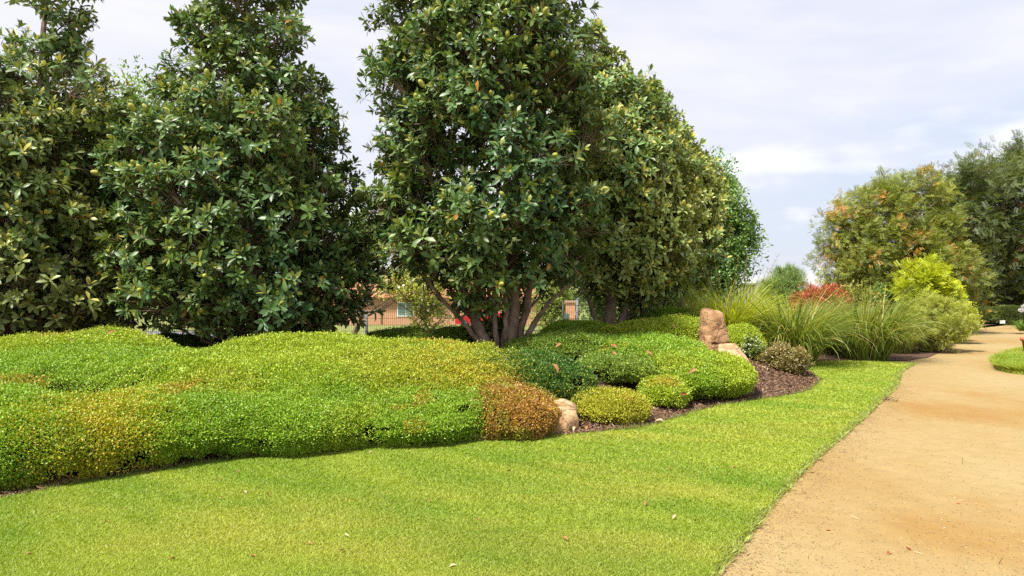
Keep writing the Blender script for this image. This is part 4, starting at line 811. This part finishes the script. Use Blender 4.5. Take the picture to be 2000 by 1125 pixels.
def house(label, x0, x1, y, z, wins, h=2.55, dep=9, seed=0):
    t = thing('brick_house', label, 'house', ((x0+x1)/2, y, z), 'brick houses across the street')
    b = Buf(); b.box((x0, y, z-.3), (x1, y+dep, z+h)); b.build('wall', M['brick'], t, smooth=False)
    o = .5; e = [(x0-o, y-o, z+h), (x1+o, y-o, z+h), (x1+o, y+dep+o, z+h), (x0-o, y+dep+o, z+h), (x0+4, y+dep/2, z+h+2.2), (x1-4, y+dep/2, z+h+2.2)]
    V = e+[(a, b_, c-.12) for a, b_, c in e[:4]]
    b = Buf(); b.add(V, [[(0, 1, 5, 4), (2, 3, 4, 5), (0, 6, 7, 1), (1, 7, 8, 2), (2, 8, 9, 3), (3, 9, 6, 0), (6, 9, 8, 7)], [(1, 2, 5), (3, 0, 4)]]); b.build('roof', M['tile'], t, smooth=False)
    for wx, ww, wz, wh in wins:
        b = Buf(); f = .07
        for lo, hi in (((wx, y-.05, z+wz), (wx+f, y-.003, z+wz+wh)), ((wx+ww-f, y-.05, z+wz), (wx+ww, y-.003, z+wz+wh)), ((wx+f, y-.05, z+wz), (wx+ww-f, y-.003, z+wz+f)), ((wx+f, y-.05, z+wz+wh-f), (wx+ww-f, y-.003, z+wz+wh)), ((wx+ww/2-f/2, y-.045, z+wz+f), (wx+ww/2+f/2, y-.004, z+wz+wh-f))): b.box(lo, hi)
        w = b.build('window', M['white'], t, smooth=False); b = Buf(); b.box((wx+f, y-.02, z+wz+f), (wx+ww-f, y-.005, z+wz+wh-f)); pn = b.build('pane', M['glass'], w, smooth=False); pn.location = (0, 0, 0); 
    return t
zh = EYE-69.5/FPX*70
t = house('long orange brick house with a white framed window, seen below the largest magnolia', -21, 3.4, 70, zh, [(P(776, 0, 70)[0], 1.6, .68, 1.35), (-19, 1.6, .7, 1.4)])
b = Buf(); xq = P(745, 0, 70)[0]; b.tube([(xq, 69.93, zh), (xq, 69.93, zh+2.5)], .05, 8); b.build('downpipe', M['pipe'], t)
house('red brick house across the road at far left, behind the leftmost magnolia', -60, -41, 66, -1.55, [(-57, 1.8, .8, 1.3), (-51, 1.8, .8, 1.3), (-45, 1.8, .8, 1.3)])
# gate pillar and slim pole right of the trunks
Yg = 34.0; zg = g0(3, Yg)-.09
x = P(1114, 0, Yg)[0]; t = thing('brick_pillar', 'orange brick gate pillar beyond the fence, right of the big magnolia trunks', 'pillar', (x, Yg, zg))
b = Buf(); b.box((x-.2, Yg-.2, zg-.1), (x+.2, Yg+.2, zg+1.75)); b.build('shaft', M['brick'], t, smooth=False); b = Buf(); b.box((x-.25, Yg-.25, zg+1.75), (x+.25, Yg+.25, zg+1.83)); b.build('capstone', M['verge'], t, smooth=False)
Yl = 25.; x = P(1103, 0, Yl)[0]; z = g0(x, Yl)-.09; t = thing('meter_post', 'dark green steel post with a small cabinet beside the brick pillar', 'post', (x, Yl, z))
M['greenmetal'] = plain('green_metal', (.10, .15, .12), .5)
b = Buf(); b.tube([(x-.06, Yl, z-.1), (x-.06, Yl, z+1.75)], .03, 8); b.build('pole', M['dark'], t); b = Buf(); b.box((x-.02, Yl-.07, z+.75), (x+.15, Yl+.07, z+1.3)); b.build('cabinet', M['greenmetal'], t, smooth=False)
# parked car
Yc = 60.; xc = P(940, 0, Yc)[0]; zc = EYE-77/FPX*Yc
M['red'] = plain('red_paint', (.45, .022, .03), .25); M['tyre'] = plain('tyre', (.02, .02, .02), .8); M['rim'] = plain('rim', (.5, .5, .5), .3, .8); M['lamp'] = plain('lamp_glass', (.7, .7, .68), .2)
car = thing('parked_car', 'red hatchback parked in front of the brick house, glimpsed between the trunks', 'car', (xc, Yc, zc))
side = [(-2.05, .32), (-2.08, .62), (-1.95, .86), (-1.1, .98), (-.5, 1.42), (.2, 1.48), (1.1, 1.42), (1.75, 1.0), (2.0, .92), (2.05, .5), (1.98, .3)]
def loft(prof, ys, ins):
    b = Buf(); n = len(prof); V = []
    for yv, k in zip(ys, ins): V += [(xc+px_*(1-k*.04)*1.0, Yc+yv, zc+.3+(pz-.3)*(1-k*.06)) for px_, pz in prof]
    F = [(r*n+i, r*n+(i+1) % n, (r+1)*n+(i+1) % n, (r+1)*n+i) for r in range(len(ys)-1) for i in range(n)]
    V += [(xc, Yc+ys[0], zc+.7), (xc, Yc+ys[-1], zc+.7)]; a = len(ys)*n
    T = [((i+1) % n, i, a) for i in range(n)]+[((len(ys)-1)*n+i, (len(ys)-1)*n+(i+1) % n, a+1) for i in range(n)]
    b.add(V, [F, T]); return b
loft(side, [-.84, -.78, 0, .78, .84], [1, 0, -.3, 0, 1]).build('body', M['red'], car, smooth=False)
for s in (-1, 1):
    b = Buf(); yy = Yc+s*.85
    for pts in ([(-.98, 1.0), (-.48, 1.36), (-.02, 1.38), (-.02, 1.0)], [(.05, 1.0), (.05, 1.38), (1.05, 1.33), (1.45, 1.02)]):
        V = [(xc+a, yy-s*.02, zc+c) for a, c in pts]+[(xc+a, yy+s*.012, zc+c) for a, c in pts]; b.add(V, [[(0, 1, 2, 3), (7, 6, 5, 4), (0, 4, 5, 1), (1, 5, 6, 2), (2, 6, 7, 3), (3, 7, 4, 0)]])
    b.build('side_windows', M['glass'], car, smooth=False)
    for wx in (-1.3, 1.3):
        b = Buf(); b.tube([(xc+wx, Yc+s*.70, zc+.31), (xc+wx, Yc+s*.90, zc+.31)], .31, 20); w = b.build('wheel', M['tyre'], car); b = Buf(); b.tube([(xc+wx, Yc+s*.88, zc+.31), (xc+wx, Yc+s*.915, zc+.31)], .19, 14); r = b.build('rim', M['rim'], w); r.location = (0, 0, 0)
    b = Buf(); b.box((xc-2.09, Yc+s*.6-.14, zc+.62), (xc-1.96, Yc+s*.6+.14, zc+.76)); b.build('headlight', M['lamp'], car, smooth=False)
# corrugated metal shed on the skyline
Ys = 34.; k = Ys/FPX; xa, xb = P(1415, 0, Ys)[0], P(1475, 0, Ys)[0]; zt = EYE-(553-562.5)*k; zb = g0(xb, Ys)-.1
M['shed'] = noise_mat('weathered_sheet', [(.22, .25, .2), (.3, .33, .27)], scale=3, bump=.1, rough=.6)
t = thing('metal_shed', 'grey green corrugated metal shed on the skyline left of the pine', 'shed', ((xa+xb)/2, Ys, zb))
b = Buf(); nx = 40; xs = np.linspace(xa, xb, nx); yy = Ys+.05*np.sign(np.sin(np.arange(nx)*math.pi/2+.3)); V = np.concatenate([np.stack([xs, yy, np.full(nx, zb)], 1), np.stack([xs, yy, np.full(nx, zt-.08)], 1)]); j = np.arange(nx-1); b.add(V, np.stack([j, j+1, nx+j+1, nx+j], -1))
b.box((xa, Ys+.12, zb), (xb-.01, Ys+2.4, zt-.08)); b.build('wall', M['shed'], t, smooth=False)
b = Buf(); b.box((xa-.05, Ys-.07, zt-.08), (xb+.04, Ys+2.45, zt+.0)); b.build('roof_edge', M['shed'], t, smooth=False)
b = Buf(); b.box((xb+.003, Ys-.06, zb), (xb+.09, Ys+.06, zt-.085)); b.build('corner_post', M['shed'], t, smooth=False)

# ------------------------------------------------------------------ fallen leaves
b = Buf(); LV = MAG[0].copy(); LV[:, 2] = np.abs(LV[:, 0])*.9+.10*np.sin(LV[:, 1]*3.1); b.add(LV, [np.array(f) for f in MAG[1]])
FALL = {}
for nm, c in (('tan', (.28, .14, .055)), ('red', (.27, .09, .04)), ('pale', (.45, .33, .2))):
    b = Buf(); b.add(LV, [np.array(f) for f in MAG[1]], c); o = b.build('dry_leaf', M['dry']); FALL[nm] = o.data; bpy.data.objects.remove(o)
def drop(px, py, where, kind, size, rg):
    if where == 'hedge':
        pk, q = hit(px, py)
        if pk is None: return
        loc = pk+np.array([0, 0, .03])
    else:
        x, y = G(px, py); loc = np.array([x, y, {'lawn': .028, 'path': -.02}.get(where, 0) if where != 'mulch' else g0(x, y)+.03]); q = np.array([0, 0, 1.])
    o = bpy.data.objects.new('dry_leaf', FALL[kind]); COL.objects.link(o); o.location = loc
    qq = Vector(unit((q+rg.normal(0, .25, 3))[None])[0]).to_track_quat('Z', 'Y'); e = qq.to_matrix().to_4x4() @ __import__('mathutils').Matrix.Rotation(rg.uniform(0, 6.28), 4, 'Z')
    o.rotation_euler = e.to_euler(); o.scale = (size,)*3
    lab = {'hedge': 'dry brown magnolia leaf lying on the clipped shrubs', 'lawn': 'small dry leaf lying on the mown lawn', 'path': 'small dry leaf lying on the sand path', 'mulch': 'curled dry leaf lying on the mulch at the bed edge'}[where]
    tag(o, lab, 'leaf', {'hedge': 'fallen leaves on the clipped shrubs', 'lawn': 'fallen leaves on the lawn', 'path': 'fallen leaves on the path', 'mulch': 'fallen leaves on the mulch'}[where])
rg = np.random.default_rng(91)
for px, py, k in ((208, 658, 'tan'), (738, 678, 'red'), (748, 679, 'red'), (703, 682, 'tan'), (785, 716, 'red'), (950, 696, 'red'), (950, 707, 'red'), (983, 703, 'tan'), (972, 728, 'tan'), (1090, 735, 'tan'), (1085, 683, 'tan'), (1205, 698, 'tan'), (1192, 680, 'red'), (1318, 645, 'tan'), (1345, 735, 'tan'), (565, 668, 'tan'), (775, 645, 'red'), (828, 648, 'red'), (838, 664, 'tan'), (1370, 662, 'tan'), (1340, 773, 'red'), (130, 676, 'red'), (945, 812, 'red'), (1200, 652, 'red'), (1260, 690, 'tan'), (620, 700, 'red')):
    drop(px, py, 'hedge', k, rg.uniform(.11, .15), rg)
for px, py, k in ((465, 931, 'tan'), (475, 967, 'pale'), (528, 977, 'tan'), (434, 980, 'tan'), (212, 1028, 'tan'), (343, 1098, 'red'), (64, 1088, 'tan'), (660, 1088, 'tan'), (612, 1071, 'tan'), (682, 1057, 'pale'), (893, 1113, 'pale'), (1000, 927, 'red'), (1305, 922, 'tan'), (1283, 868, 'pale'), (1358, 842, 'pale'), (720, 890, 'pale'), (1313, 1022, 'pale'), (1357, 1024, 'red'), (1440, 918, 'red'), (1260, 996, 'tan'), (1245, 868, 'tan'), (1142, 862, 'tan'), (1563, 787, 'pale'), (1640, 755, 'pale'), (930, 1020, 'tan'), (1110, 1065, 'tan'), (385, 938, 'red'), (430, 942, 'red'), (501, 1096, 'tan'), (840, 985, 'tan')):
    drop(px, py, 'lawn', k, rg.uniform(.035, .06), rg)
for px, py, k in ((1782, 1072, 'red'), (1740, 1074, 'red'), (1626, 1033, 'red'), (1865, 979, 'red'), (1580, 920, 'tan'), (1512, 966, 'pale'), (1658, 838, 'pale'), (1838, 1090, 'red'), (1966, 758, 'tan'), (1397, 1106, 'pale'), (1560, 912, 'pale')):
    drop(px, py, 'path', k, rg.uniform(.045, .075), rg)
for px, py, k in ((495, 885, 'tan'), (255, 924, 'tan'), (232, 931, 'red'), (1030, 856, 'red'), (1222, 841, 'tan'), (1118, 833, 'tan'), (1145, 846, 'tan'), (1278, 829, 'pale'), (690, 873, 'red'), (910, 861, 'red'), (1497, 742, 'pale'), (1530, 752, 'tan'), (1560, 760, 'tan'), (1590, 752, 'pale'), (1330, 814, 'red'), (1120, 848, 'pale')):
    drop(px, py, 'mulch', k, rg.uniform(.08, .16), rg)
